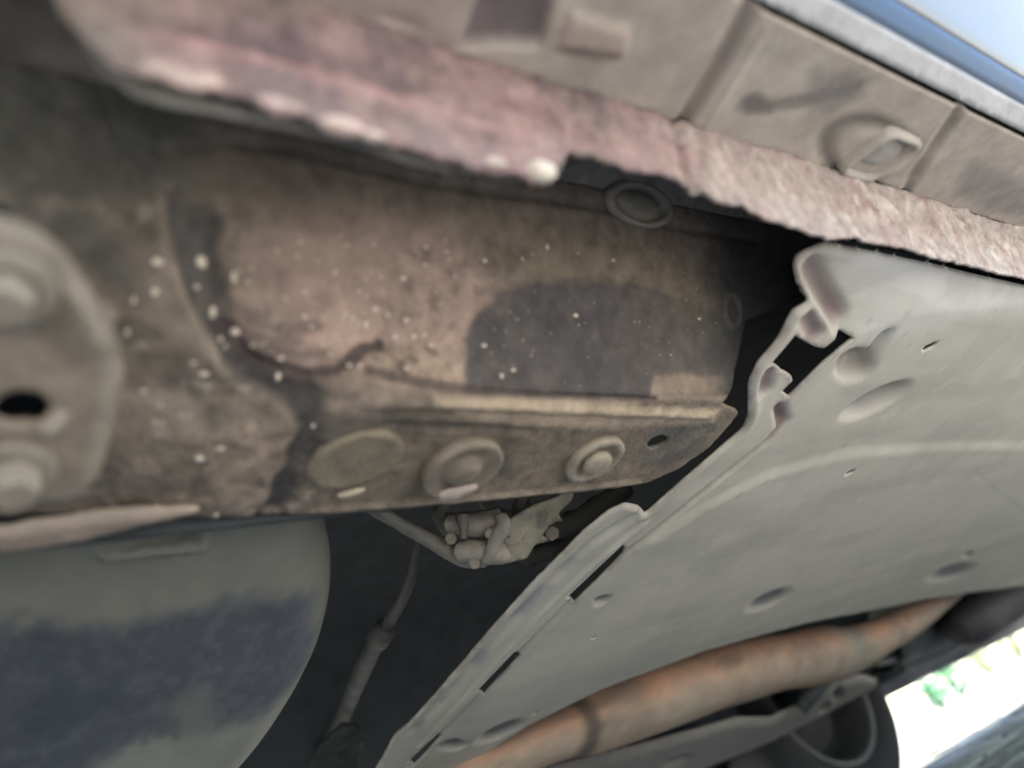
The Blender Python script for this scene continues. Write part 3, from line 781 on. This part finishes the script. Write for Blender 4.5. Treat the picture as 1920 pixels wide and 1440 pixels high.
# the bracket stands on a box section that joins the rail
V = []; Fc = []
bb = p_br.pts([(-260, 345), (10, 440), (90, 500), (160, 600), (190, 700), (160, 890), (90, 925), (-260, 940)])
for h in (-0.004, -0.014): V += list(p_br.to3(bb, h))
n = len(bb)
for i in range(n): Fc.append((i, (i + 1) % n, n + (i + 1) % n, n + i))
Fc.append(list(range(n, 2 * n)))  # black cap added behind the oval hole for its dark inside
m_void = grime('black_cavity_shade', 0.9, 30, 0.2, 0.1, 100, base=(0.010, 0.014, 0.018))
link('bracket_box', V, Fc, m_void, br, smooth=False)

# ------------------------------------------------------------------ fuel tank, strap
p_tk = Plane((0.1, 0.34, 0.212), (1, 0, 0), (0, 1, -0.45))
to = [(520, 800), (612, 900), (640, 960), (660, 1030), (674, 1110), (668, 1185), (645, 1262), (600, 1350), (535, 1450), (445, 1550), (320, 1640)]
to2 = [p_tk.px(*q) for q in to]
to2 += [np.array([-0.9, to2[-1][1]]), np.array([-0.9, to2[0][1]])]
sh = Sheet(p_tk, to2, step=0.0026, round_=0.02)
GRY = (0.185, 0.185, 0.158)
sh.base(GRY); sh.mix(sm(sh.noise(12, 3), -.02, .2) * .5, (0.20, 0.20, 0.172))
wp = [(-400, 1200), (0, 1185), (180, 1192), (330, 1170), (420, 1140), (565, 1135), (605, 1165), (612, 1240), (575, 1310), (500, 1360), (380, 1385), (250, 1410), (150, 1480), (-400, 1700)]
mk = sh.mpoly(wp, 0.011, 0.010, 120, 3)
sh.mix(mk * 0.9, (0.058, 0.068, 0.088)); sh.mix(mk * sm(sh.noise(170, 6), .0, .16) * .5, (0.11, 0.12, 0.135))
sh.mix(mk * sm(sh.noise(25, 16), .03, .2) * .5, (0.042, 0.052, 0.066))
sh.mix(sh.mpoly([(310, 1340), (400, 1300), (410, 1380), (330, 1395)], 0.008, 0.008) * .5, GRY)
sh.mix((1 - mk) * sh.mpoly([(180, 1440), (260, 1395), (420, 1380), (520, 1340), (560, 1330), (480, 1480), (180, 1500)], 0.006, 0.004) * .4, (0.24, 0.25, 0.215))
d = segdist(sh.P, sh.outline, True); Rr = 0.05
d = np.where(sh.P[:, 0] > 0, d, 1.0); dd = np.clip(d, 0, Rr)
sh.h -= Rr - np.sqrt(Rr ** 2 - (Rr - dd) ** 2)
sh.h -= 0.006 * sm(-sh.P[:, 1], -10, -9)
fr = [(388, 975), (388, 1035), (200, 1052)]
sh.groove(fr, 0.004, -0.006); sh.groove([(370, 965), (366, 1016), (250, 1030)], 0.0035, 0.007); sh.groove([(348, 965), (346, 1000), (280, 1010)], 0.003, -0.006)
sh.mix(sh.mline(fr, 0.004) * .3, (0.3, 0.31, 0.28))
sh.h += 0.002 * sh.noise(12, 9) + 0.0005 * sh.noise(80, 10)
tank = sh.build('fuel_tank', m_tank, thick=0.004, label='grey plastic tank rubbed dark blue')
# tank side wall going up behind the rim
tb = sh.outline
V = list(p_tk.to3(tb, -Rr)) + [p + np.array([0, 0.03, 0.12]) for p in p_tk.to3(tb, -Rr)]
n = len(tb); link('tank_wall', V, [(i, (i + 1) % n, n + (i + 1) % n, n + i) for i in range(n)], m_tank, tank, np.tile(np.array(GRY), (2 * n, 1)))
p_st = Plane((0.05, 0.33, 0.176), (1, 0, 0), (0, 1, -0.10))
sh = Sheet(p_st, p_st.pts([(-150, 1015), (0, 1000), (100, 985), (200, 968), (300, 962), (372, 962), (380, 970), (300, 988), (220, 1008), (150, 1026), (60, 1042), (-150, 1062)]), step=0.002, round_=0.003)
sh.base((0.34, 0.27, 0.225)); sh.mix(sm(sh.noise(60, 2), 0, .2) * .5, (0.25, 0.21, 0.17))
d = sh.rim(); sh.h -= 0.0035 * (1 - sm(d, 0, 0.004)); sh.mix((1 - sm(d, 0, .003)) * .4, (0.42, 0.39, 0.31))
sh.build('tank_strap', m_metal, tank, thick=0.004)

# ------------------------------------------------------------------ undertray
zt = 0.198
p_tr = Plane((0.4, 0.117, zt), (1, 0, 0), (0, 1, -0.09))
edge = [(1580, 482), (1534, 502), (1514, 522), (1513, 542), (1528, 574), (1496, 592), (1468, 645), (1430, 690), (1412, 728), (1410, 790), (1400, 812), (1300, 898), (1217, 972), (1203, 957), (1180, 953), (1150, 968), (1105, 1004), (1000, 1110), (930, 1186), (840, 1290), (775, 1362), (742, 1390), (715, 1442), (660, 1530)]
far = [(800, 1480), (877, 1436), (994, 1361), (1125, 1297), (1320, 1222), (1500, 1172), (1740, 1122), (1920, 1098)]
ol = [p_tr.px(*q) for q in edge + far]
yf = p_tr.px(1920, 1098)
near = p_tr.px(1920, 545)
ol += [np.array([3.0, yf[1] + 0.02]), np.array([3.0, near[1]]), near]
def cap(a, b, wpx):
    return [(a[0], a[1]), (b[0], b[1])]
holes = [
    [(1450, 692), (1499, 634), (1518, 646), (1535, 657), (1552, 660), (1565, 650), (1585, 631), (1609, 641), (1555, 685), (1487, 751), (1472, 740), (1492, 721), (1490, 711), (1480, 705), (1467, 701)],
    [(1172, 1029), (1185, 1041), (1082, 1138), (1069, 1127)],
    [(969, 1229), (981, 1237), (911, 1311), (898, 1303)],
    [(823, 1384), (830, 1389), (780, 1442), (766, 1436)],
    [(1735, 660), (1740, 654), (1760, 645), (1764, 647), (1758, 654), (1741, 664)],
    [(1584, 889), (1592, 882), (1603, 879), (1600, 885), (1590, 890)],
    [(1572, 693), (1576, 688), (1584, 685), (1586, 689), (1578, 695)],
    [(1108, 1198), (1113, 1194), (1119, 1193), (1117, 1197), (1110, 1199)],
    [(998, 1339), (1003, 1335), (1008, 1334), (1006, 1338), (1000, 1340)],
]
sh = Sheet(p_tr, ol, [p_tr.pts(h) for h in holes], step=0.0024, grow=2.2, a0=0.55, round_=0.0035, edge=0.0024)
TR = (0.525, 0.495, 0.42)
sh.base(TR); sh.mix(sm(sh.noise(8, 2), -.05, .2) * .35, (0.42, 0.415, 0.365)); sh.mix(sm(sh.noise(30, 3), .05, .25) * .18, (0.37, 0.37, 0.34))
sh.mix(sh.mpoly([(1620, 480), (2200, 540), (2200, 620), (1900, 585), (1640, 640), (1610, 560)], 0.015) * .8, (0.64, 0.63, 0.615))  # outer strip painted paler, as lit from the near side
# raised roof near the outer corner, long crease across the panel
c2 = [(1600, 648), (1640, 628), (1720, 600), (1800, 590), (1920, 583), (2600, 640)]
cm = inside(sh.P, sh.q(c2 + [(2600, 300), (1460, 420), (1518, 560), (1572, 640)]))
cs = segdist(sh.P, sh.q([(1460, 420), (1518, 560), (1572, 640)]))
cd = segdist(sh.P, sh.q(c2)) * cm
sh.h -= np.minimum(0.30 * np.sqrt(cd ** 2 + 0.004 ** 2) - 0.30 * 0.004, 0.0095) * sm(cs, 0, 0.008)
cre = [(2600, 770), (1920, 838), (1780, 838), (1600, 852), (1450, 892), (1330, 950), (1220, 1020)]
sh.h -= 0.0035 * sh.mpoly(cre + [(900, 1340), (500, 1900), (1500, 1600), (2600, 1100)], 0.008)
sh.groove(cre, 0.016, -0.0004)
# rim bead and groove along the edge
ge = [(1470, 770), (1478, 800), (1440, 838), (1340, 915), (1230, 1005), (1185, 1040)]
sh.groove(ge, 0.0065, 0.0055); sh.mix(sh.mline(ge, 0.005, 0.0012) * .75, (0.25, 0.205, 0.175))
sh.mix(sh.mline([(1465, 760), (1478, 800), (1450, 830)], 0.0045, 0.001) * .6, (0.30, 0.20, 0.19))
ge2 = [(1180, 1045), (1075, 1135), (975, 1235), (905, 1308), (827, 1388), (770, 1445)]
sh.groove(ge2, 0.007, 0.003); sh.mix(sh.mline(ge2, 0.004, 0.0015) * .45, (0.31, 0.285, 0.245))
fl = [(1195, 975), (1110, 1030), (1010, 1125), (935, 1205), (850, 1300), (780, 1375)]
sh.groove(fl, 0.010, 0.004); sh.mix(sm(sh.noise(50, 8), -.1, .12) * sh.mline(fl, 0.014, 0.003) * .7, (0.26, 0.265, 0.285))
sh.groove([(1215, 985), (1120, 1062), (1020, 1155), (900, 1285), (790, 1405)], 0.005, -0.003)
rd = segdist(sh.P, sh.outline, True)
sh.h -= 0.002 * (1 - sm(rd, 0, 0.003)) * (sh.P[:, 0] < 0.7)
sh.h += 0.0015 * sm(1 - np.abs(rd - 0.005) / 0.005, 0, 1) * sh.mpoly([(1450, 400), (1640, 400), (1640, 700), (1400, 900), (1200, 1000), (1150, 930)], 0.005)
# pink stained pockets around the keyed opening
for l, wd, dp in (([(1546, 522), (1566, 564), (1594, 612)], 0.0100, 0.008), ([(1524, 606), (1540, 638)], 0.0105, 0.006), ([(1450, 708), (1442, 738)], 0.0090, 0.005), ([(1464, 770), (1470, 800)], 0.006, 0.003)):
    sh.groove(l, wd, dp); sh.mix(sh.mline(l, wd * .85, 0.0008) * .85, (0.275, 0.195, 0.195))
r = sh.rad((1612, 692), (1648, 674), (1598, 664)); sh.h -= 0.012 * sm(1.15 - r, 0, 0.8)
sh.mix(sm(1.1 - r, 0, .5) * .65, (0.235, 0.205, 0.185))  # dimple darkened: dirt plus painted recess shade
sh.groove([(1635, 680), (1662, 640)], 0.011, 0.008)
r = sh.rad((1650, 758), (1716, 722), (1664, 772)); sh.h -= 0.012 * sm(1.1 - r, 0, 0.7); sh.mix(sm(1.05 - r + .4 * sh.noise(80, 61), 0, .5) * .65, (0.22, 0.215, 0.20))  # leaf-shaped recess: dirt and its shade both in the colour
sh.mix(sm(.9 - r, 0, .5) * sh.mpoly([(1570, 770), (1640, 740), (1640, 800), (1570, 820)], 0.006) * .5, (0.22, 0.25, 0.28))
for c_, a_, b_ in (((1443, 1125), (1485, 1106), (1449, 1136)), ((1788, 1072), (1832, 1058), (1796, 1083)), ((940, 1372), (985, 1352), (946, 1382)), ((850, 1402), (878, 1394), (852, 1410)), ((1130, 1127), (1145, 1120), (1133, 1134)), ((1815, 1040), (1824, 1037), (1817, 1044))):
    r = sh.rad(c_, a_, b_); sh.h -= 0.006 * sm(1.2 - r, 0, 0.8); sh.mix(sm(1.05 - r, 0, .6) * .85, (0.12, 0.125, 0.135))  # small dimples, inner shade painted dark
rs = np.random.RandomState(11)
for k_ in range(26):
    u_, v_ = rs.uniform(1250, 1920), rs.uniform(600, 1150); L_ = rs.uniform(15, 70)
    sh.mix(sh.mline([(u_, v_), (u_ + L_, v_ - L_ * rs.uniform(.2, .6))], 0.0022) * rs.uniform(.2, .6), (0.60, 0.585, 0.53) if rs.rand() < .5 else (0.34, 0.33, 0.29))
for k_ in range(130):
    q_ = p_tr.px(rs.uniform(1000, 1920), rs.uniform(560, 1250)); dd_ = np.linalg.norm(sh.P - q_, axis=1)
    sh.mix(sm(1 - dd_ / rs.uniform(.003, .006), 0, .8) * rs.uniform(.2, .6), (0.30, 0.29, 0.26) if rs.rand() < .6 else (0.62, 0.6, 0.55))
st_ = np.stack([sh.W[:, 0] * 5, sh.W[:, 1] * 40, sh.W[:, 2]], 1)
sh.mix(sm(fbm(st_, 1.0, 44), 0.0, 0.2) * .40, (0.37, 0.35, 0.30))
sh.mix(sm(sh.noise(16, 45), 0.05, 0.2) * .35 * sh.mpoly([(1000, 1350), (1500, 960), (2300, 860), (2300, 1100), (1400, 1200)], 0.05), (0.37, 0.36, 0.31))
sh.mix((1 - sm(sh.rim(), 0, 0.006)) * sm(sh.noise(60, 46), -.08, .12) * .75 * sh.mpoly([(1380, 400), (1640, 400), (1640, 780), (1480, 860), (1200, 1050), (700, 1500), (600, 1400), (1180, 900)], 0.01), (0.29, 0.25, 0.225))
# faint scratches and a water mark
sh.mix(sh.mline([(1755, 738), (1800, 716)], 0.0012) * .7, (0.60, 0.59, 0.55))
sh.mix(sh.mline([(1830, 880), (1870, 920), (1930, 960), (2000, 980)], 0.004, 0.003, 60) * .35, (0.33, 0.35, 0.34))
sh.h += 0.003 * sh.noise(7, 12, 3) + 0.0004 * sh.noise(120, 13)
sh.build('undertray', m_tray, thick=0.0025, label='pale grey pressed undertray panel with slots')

# ------------------------------------------------------------------ pipes and clips in the dark gap
def dusty(c): return lambda V, a, t: np.tile(np.array(c, float), (len(V), 1)) * (0.85 + 0.6 * (fbm(V, 60, 3)[:, None] + .25))
GD = (0.235, 0.22, 0.185)
cl = tube('fuel_pipe', [at(655, 925, .50), at(720, 965, .51), at(800, 1010, .515), at(862, 1046, .52), at(905, 1050, .53)], [.0048, .0048, .0052, .0056, .0052], m_metal, tintf=dusty(GD), seg=14, rough=.006)
tube('pipe_stub', [at(822, 900, .56), at(828, 950, .54), at(838, 985, .53), at(862, 1000, .53)], [.0065, .0065, .0075, .006], m_metal, cl, tintf=dusty((0.2, 0.19, 0.165)), seg=14, rough=.006)
tube('pipe_clamp', [at(838, 985, .52), at(870, 984, .52), at(905, 982, .52), at(945, 975, .52)], [.0085, .0092, .0092, .0085], m_metal, cl, tintf=dusty((0.27, 0.24, 0.205)), seg=16, rough=.007)
tube('pipe_clamp', [at(858, 1034, .515), at(890, 1034, .515), at(930, 1038, .515), at(950, 1030, .515)], [.007, .0078, .0078, .006], m_metal, cl, tintf=dusty((0.28, 0.255, 0.215)), seg=16, rough=.007)
tube('clamp_band', [at(866, 965, .51), at(868, 984, .508), at(868, 1010, .505)], [.0035, .0035, .003], m_metal, cl, tintf=dusty((0.14, 0.13, 0.115)), seg=10, rough=.004)
tube('clamp_band', [at(940, 965, .51), at(945, 985, .508), at(928, 1020, .508), at(910, 1055, .51)], [.004, .005, .005, .004], m_metal, cl, tintf=dusty((0.26, 0.24, 0.205)), seg=10, rough=.004)
tube('pipe_stub', [at(985, 915, .56), at(978, 950, .55), at(965, 985, .54)], [.006, .006, .005], m_metal, cl, tintf=dusty((0.17, 0.165, 0.15)), seg=12, rough=.006)
p_cb = Plane(at(1000, 990, 0.53), ray(1000, 990) @ np.zeros((3, 3)) + np.array([0.8, -0.35, 0.15]), np.array([0.1, 1.0, -0.6]))
sh = Sheet(p_cb, p_cb.pts([(958, 975), (990, 955), (1040, 935), (1080, 915), (1072, 940), (1048, 965), (1058, 978), (1030, 985), (1018, 1004), (1030, 1016), (1000, 1022), (985, 1048), (950, 1056), (932, 1050), (958, 1020), (950, 1000)]), step=0.002, round_=0.002)
sh.base((0.27, 0.25, 0.19)); sh.mix(sm(sh.noise(90, 2), .0, .2) * .7, (0.13, 0.125, 0.11)); sh.h += 0.005 * sh.noise(70, 3)
sh.build('clip_bracket', m_metal, cl, thick=0.004)
cab = tube('handbrake_cable', [at(790, 1000, .60), at(780, 1040, .61), at(762, 1105, .64), at(730, 1165, .68), at(695, 1225, .74), at(665, 1290, .84), at(640, 1350, .96), at(590, 1440, 1.1), at(540, 1540, 1.25)], [.005, .005, .005, .006, .009, .0095, .0095, .0095, .0095], m_metal, tintf=lambda V, a, t: np.tile((0.105, 0.107, 0.098), (len(V), 1)) * (0.8 + 1.2 * (fbm(V, 40, 3)[:, None] + .2)), seg=14, rough=.002)
tube('cable_collar', [at(722, 1178, .685), at(708, 1202, .70)], [.0105, .0105], m_metal, cab, tintf=dusty((0.12, 0.12, 0.11)), seg=16, n=2)
p_lv = Plane(at(640, 1380, 0.9), (1, -0.2, 0.2), (0.1, 1, -0.5))
sh = Sheet(p_lv, p_lv.pts([(640, 1355), (676, 1362), (682, 1400), (668, 1450), (655, 1500), (625, 1440), (590, 1500), (560, 1480), (600, 1400)]), step=0.004, round_=0.008)
sh.base((0.09, 0.094, 0.088)); sh.h += 0.006 * sh.noise(40, 2)
sh.build('cable_lever', m_metal, cab, thick=0.004)
for (pts_, r_, c_) in (([(1010, 1000, .60), (1060, 985, .62), (1120, 950, .64), (1170, 915, .66)], .009, (0.11, 0.11, 0.10)),
                       ([(985, 1045, .60), (1050, 1020, .64), (1110, 985, .68), (1150, 940, .7)], .007, (0.09, 0.092, 0.088)),
                       ([(905, 935, .60), (925, 960, .60), (960, 970, .60), (990, 960, .61)], .006, (0.15, 0.142, 0.125))):
    tube('hose', [at(*p) for p in pts_], r_, m_metal, cl, tintf=dusty(c_), seg=12, rough=.006)
for (u_, v_, s_, r_) in ((952, 1010, .525, .006), (975, 1000, .53, .005), (1010, 965, .54, .0055), (890, 1056, .512, .0045), (1035, 1000, .56, .006), (918, 1000, .51, .004), (845, 1010, .51, .0045)):
    hexprof('clip_bolt', at(u_, v_, s_), -ray(u_, v_), r_, .004, m_metal, cl, tint=(0.22, 0.2, 0.165), ang=u_)

# ------------------------------------------------------------------ exhaust
def rust(V, a, t):
    n1 = fbm(V, 14, 5)[:, None]; n2 = fbm(np.stack([V[:, 0] * 8, V[:, 1] * 40, V[:, 2] * 40], 1), 1.0, 6)[:, None]
    c = np.tile(np.array((0.50, 0.28, 0.175)), (len(V), 1))
    mk = np.clip(n1 * 2.5 + .45, 0, 1); c = c * (1 - mk) + np.array((0.40, 0.265, 0.185)) * mk
    lower = sm(-np.sin(a - 0.55), 0.5, 1.0)[:, None] * .7; c = c * (1 - lower) + np.array((0.32, 0.295, 0.24)) * lower
    mk = sm(n2, .03, .22) * .6 * (1 - sm(t, .45, .55))[:, None]; c = c * (1 - mk) + np.array((0.12, 0.095, 0.08)) * mk
    tt = t[:, None]; g = sm(1 - np.abs(tt - .66) / .09, 0, 1); c = c * (1 - g) + np.array((0.26, 0.245, 0.21)) * g
    g = sm(1 - np.abs(tt - .255 + .05 * n1) / .040, 0, .8) * .8; c = c * (1 - g) + np.array((0.07, 0.06, 0.055)) * g
    b_ = sm(fbm(V, 22, 15), .02, .16)[:, None] * .55; c = c * (1 - b_) + np.array((0.23, 0.185, 0.15)) * b_
    return c
exh = tube('exhaust_pipe', [at(700, 1540, .76), at(850, 1462, .80), at(985, 1398, .86), at(1060, 1372, .90), at(1110, 1352, .93), at(1240, 1304, 1.02), at(1380, 1257, 1.16), at(1470, 1240, 1.28), at(1540, 1228, 1.38), at(1580, 1222, 1.45), at(1640, 1198, 1.52), at(1705, 1160, 1.64), at(1775, 1105, 1.8), at(1850, 1040, 2.0)],
           [.030, .032, .033, .034, .043, .050, .052, .051, .058, .052, .042, .040, .038, .038], m_pipe, seg=36, n=12, flat=0.84, tintf=rust, label='orange rusted exhaust with dusty lower side')
tube('seam_lip', [at(930, 1436, .83), at(1080, 1400, .90), at(1200, 1366, .985), at(1330, 1320, 1.10), at(1440, 1290, 1.22), at(1530, 1268, 1.33)], [.010, .030, .036, .036, .032, .012], m_pipe, exh, seg=24, flat=0.16, tintf=lambda V, a, t: np.tile((0.36, 0.32, 0.255), (len(V), 1)) * (1 + 1.2 * fbm(V, 30, 8)[:, None]))
tube('exhaust_hanger', [at(1500, 1330, 1.35), at(1540, 1275, 1.36), at(1560, 1240, 1.40)], [.012, .016, .012], m_dark, exh, seg=12)
tube('flange_ring', [at(1655, 1165, 1.60), at(1690, 1130, 1.66)], [.030, .026], m_metal, exh, seg=20, n=3, tintf=dusty((0.25, 0.25, 0.22)))

# ------------------------------------------------------------------ far floor panel, far sill
P1, P2, P3 = at(1050, 1440, .92), at(1620, 1290, 1.55), at(1380, 1440, 1.36)
p_fp = plane3(P1, P2, P3)
ol = p_fp.pts([(900, 1500), (1050, 1445), (1200, 1408), (1390, 1352), (1450, 1352), (1500, 1330), (1560, 1290), (1620, 1270), (1650, 1278), (1640, 1294), (1540, 1348), (1440, 1398), (1360, 1432), (1250, 1475), (1000, 1560)])
sh = Sheet(p_fp, ol, [p_fp.pts([(1540, 1330), (1548, 1322), (1553, 1330), (1545, 1337)]), p_fp.pts([(1566, 1300), (1572, 1292), (1577, 1308), (1570, 1316)])], step=0.006, round_=0.006)
sh.base((0.21, 0.20, 0.185)); sh.mix(sm(sh.noise(14, 2), 0, .2) * .5, (0.25, 0.245, 0.215)); sh.h += 0.004 * sh.noise(10, 3)
r = sh.rad((1268, 1428), (1300, 1415), (1272, 1436)); sh.h -= 0.008 * sm(1.1 - r, 0, .8)
d = sh.rim(); sh.h -= 0.008 * (1 - sm(d, 0, .012))
sh.build('floor_panel', m_tray, thick=0.004, label='dusty grey panel beyond the exhaust')
# far sill and the parts above it
extrude_profile('sill', [(1.20, 0.17), (1.24, 0.10), (1.30, 0.085), (1.34, 0.105), (1.40, 0.088), (1.43, 0.062), (1.436, 0.062), (1.442, 0.085), (1.475, 0.064)][::-1], 2.06, XB, m_metal, thick=0.003, tint=None) if False else None
fs = [(1.18, 0.175), (1.22, 0.11), (1.28, 0.092), (1.33, 0.108), (1.385, 0.092), (1.42, 0.052), (1.427, 0.052), (1.436, 0.080), (1.478, 0.0545)]
V = []; Fc = []
xs = np.linspace(2.02, XB, 40)
for i, x in enumerate(xs):
    for j, (y, z) in enumerate(fs): V.append((x, y + 0.003 * math.sin(x * 9 + j), z + 0.004 * math.sin(x * 17 + j * 2)))
n = len(fs)
for i in range(len(xs) - 1):
    for j in range(n - 1): Fc.append((i * n + j + 1, i * n + j, i * n + j + n, i * n + j + n + 1))
V = np.array(V)
link('sill', V, Fc, m_metal, tint=np.tile((0.085, 0.09, 0.10), (len(V), 1)) * (1 + 1.6 * fbm(V, 20, 4)[:, None]), solid=0.003, label='dark far side sill')
tube('rear_silencer', [at(1790, 1185, 2.05), at(1815, 1168, 2.1), at(1850, 1140, 2.2), at(1930, 1090, 2.35), at(2020, 1040, 2.5)], [.035, .062, .070, .070, .05], m_metal, tintf=dusty((0.06, 0.056, 0.064)), seg=24)
for q in ([(1640, 1245, 1.95), (1720, 1225, 2.1), (1800, 1180, 2.3)], [(1690, 1262, 2.1), (1760, 1232, 2.2), (1840, 1190, 2.4)]):
    tube('brake_pipe', [at(*p) for p in q], .008, m_metal, tintf=dusty((0.20, 0.21, 0.215)), seg=10)

# ------------------------------------------------------------------ far wheel
wc = np.array([1.775, 1.335, 0.29 - HC])
def ywheel(name, prof, mat, parent, seg=64, wc=wc, sg=1, **k):
    """prof: (radius, y offset from the inner face)"""
    V = []; Fc = []
    for (r, h) in prof:
        for i in range(seg):
            a = 2 * math.pi * i / seg
            V.append((wc[0] + r * math.cos(a), wc[1] + h * sg, wc[2] + r * math.sin(a)))
    for j in range(len(prof) - 1):
        for i in range(seg):
            a = j * seg + i; b = j * seg + (i + 1) % seg
            Fc.append((a, b, b + seg, a + seg))
    return link(name, V, Fc, mat, parent, **k)
whl = bpy.data.objects.new('wheel', None); C.objects.link(whl); whl.parent = root
whl.location = tuple(-ROOTV); whl['label'] = 'far side road wheel seen from inside'
ywheel('tyre', [(0.185, 0.012), (0.195, 0.002), (0.225, -0.006), (0.262, 0.000), (0.282, 0.018), (0.288, 0.035), (0.2895, 0.06), (0.2895, 0.13), (0.288, 0.155), (0.262, 0.19), (0.225, 0.195), (0.185, 0.18)], m_tyre, whl)
ywheel('rim', [(0.190, 0.006), (0.186, 0.001), (0.178, 0.003), (0.172, 0.012), (0.168, 0.04), (0.160, 0.09), (0.155, 0.15), (0.10, 0.165), (0.04, 0.16), (0.001, 0.16)], m_rim, whl)
ywheel('brake_disc', [(0.001, 0.06), (0.05, 0.06), (0.055, 0.085), (0.125, 0.085), (0.125, 0.105), (0.06, 0.105)], m_rim, whl)
tube('hub_arm', [(1.74, 1.38, 0.13), (1.72, 1.32, 0.10), (1.66, 1.2, 0.10), (1.60, 1.05, 0.12)], [.05, .035, .025, .025], m_dark, whl)
V = []; Fc = []
# wheel house above the far wheel
for i in range(25):
    a = math.pi * (-0.05 + 1.1 * i / 24)
    for y in (1.27, 1.55): V.append((1.74 + 0.345 * math.cos(a), y, 0.13 + 0.345 * math.sin(a)))
for i in range(24): Fc.append((2 * i, 2 * i + 1, 2 * i + 3, 2 * i + 2))
link('wheel_arch', V, Fc, m_dark, solid=0.003)

# near side rear wheel, unseen left of the frame, added to block light
wh2 = bpy.data.objects.new('wheel', None); C.objects.link(wh2); wh2.parent = root
wh2.location = tuple(-ROOTV); wh2['label'] = 'unseen near side wheel added to block light'
w2c = np.array([-0.62, 0.19, 0.31 - HC + 0.06])
ywheel('tyre', [(0.185, 0.012), (0.195, 0.002), (0.225, -0.006), (0.262, 0.000), (0.282, 0.018), (0.288, 0.035), (0.2895, 0.06), (0.2895, 0.13), (0.288, 0.155), (0.262, 0.19), (0.225, 0.195), (0.185, 0.18)], m_tyre, wh2, wc=w2c, sg=-1)
ywheel('rim', [(0.190, 0.006), (0.186, 0.001), (0.178, 0.003), (0.172, 0.012), (0.168, 0.04), (0.160, 0.09), (0.155, 0.15), (0.10, 0.165), (0.04, 0.16), (0.001, 0.16)], m_rim, wh2, wc=w2c, sg=-1)
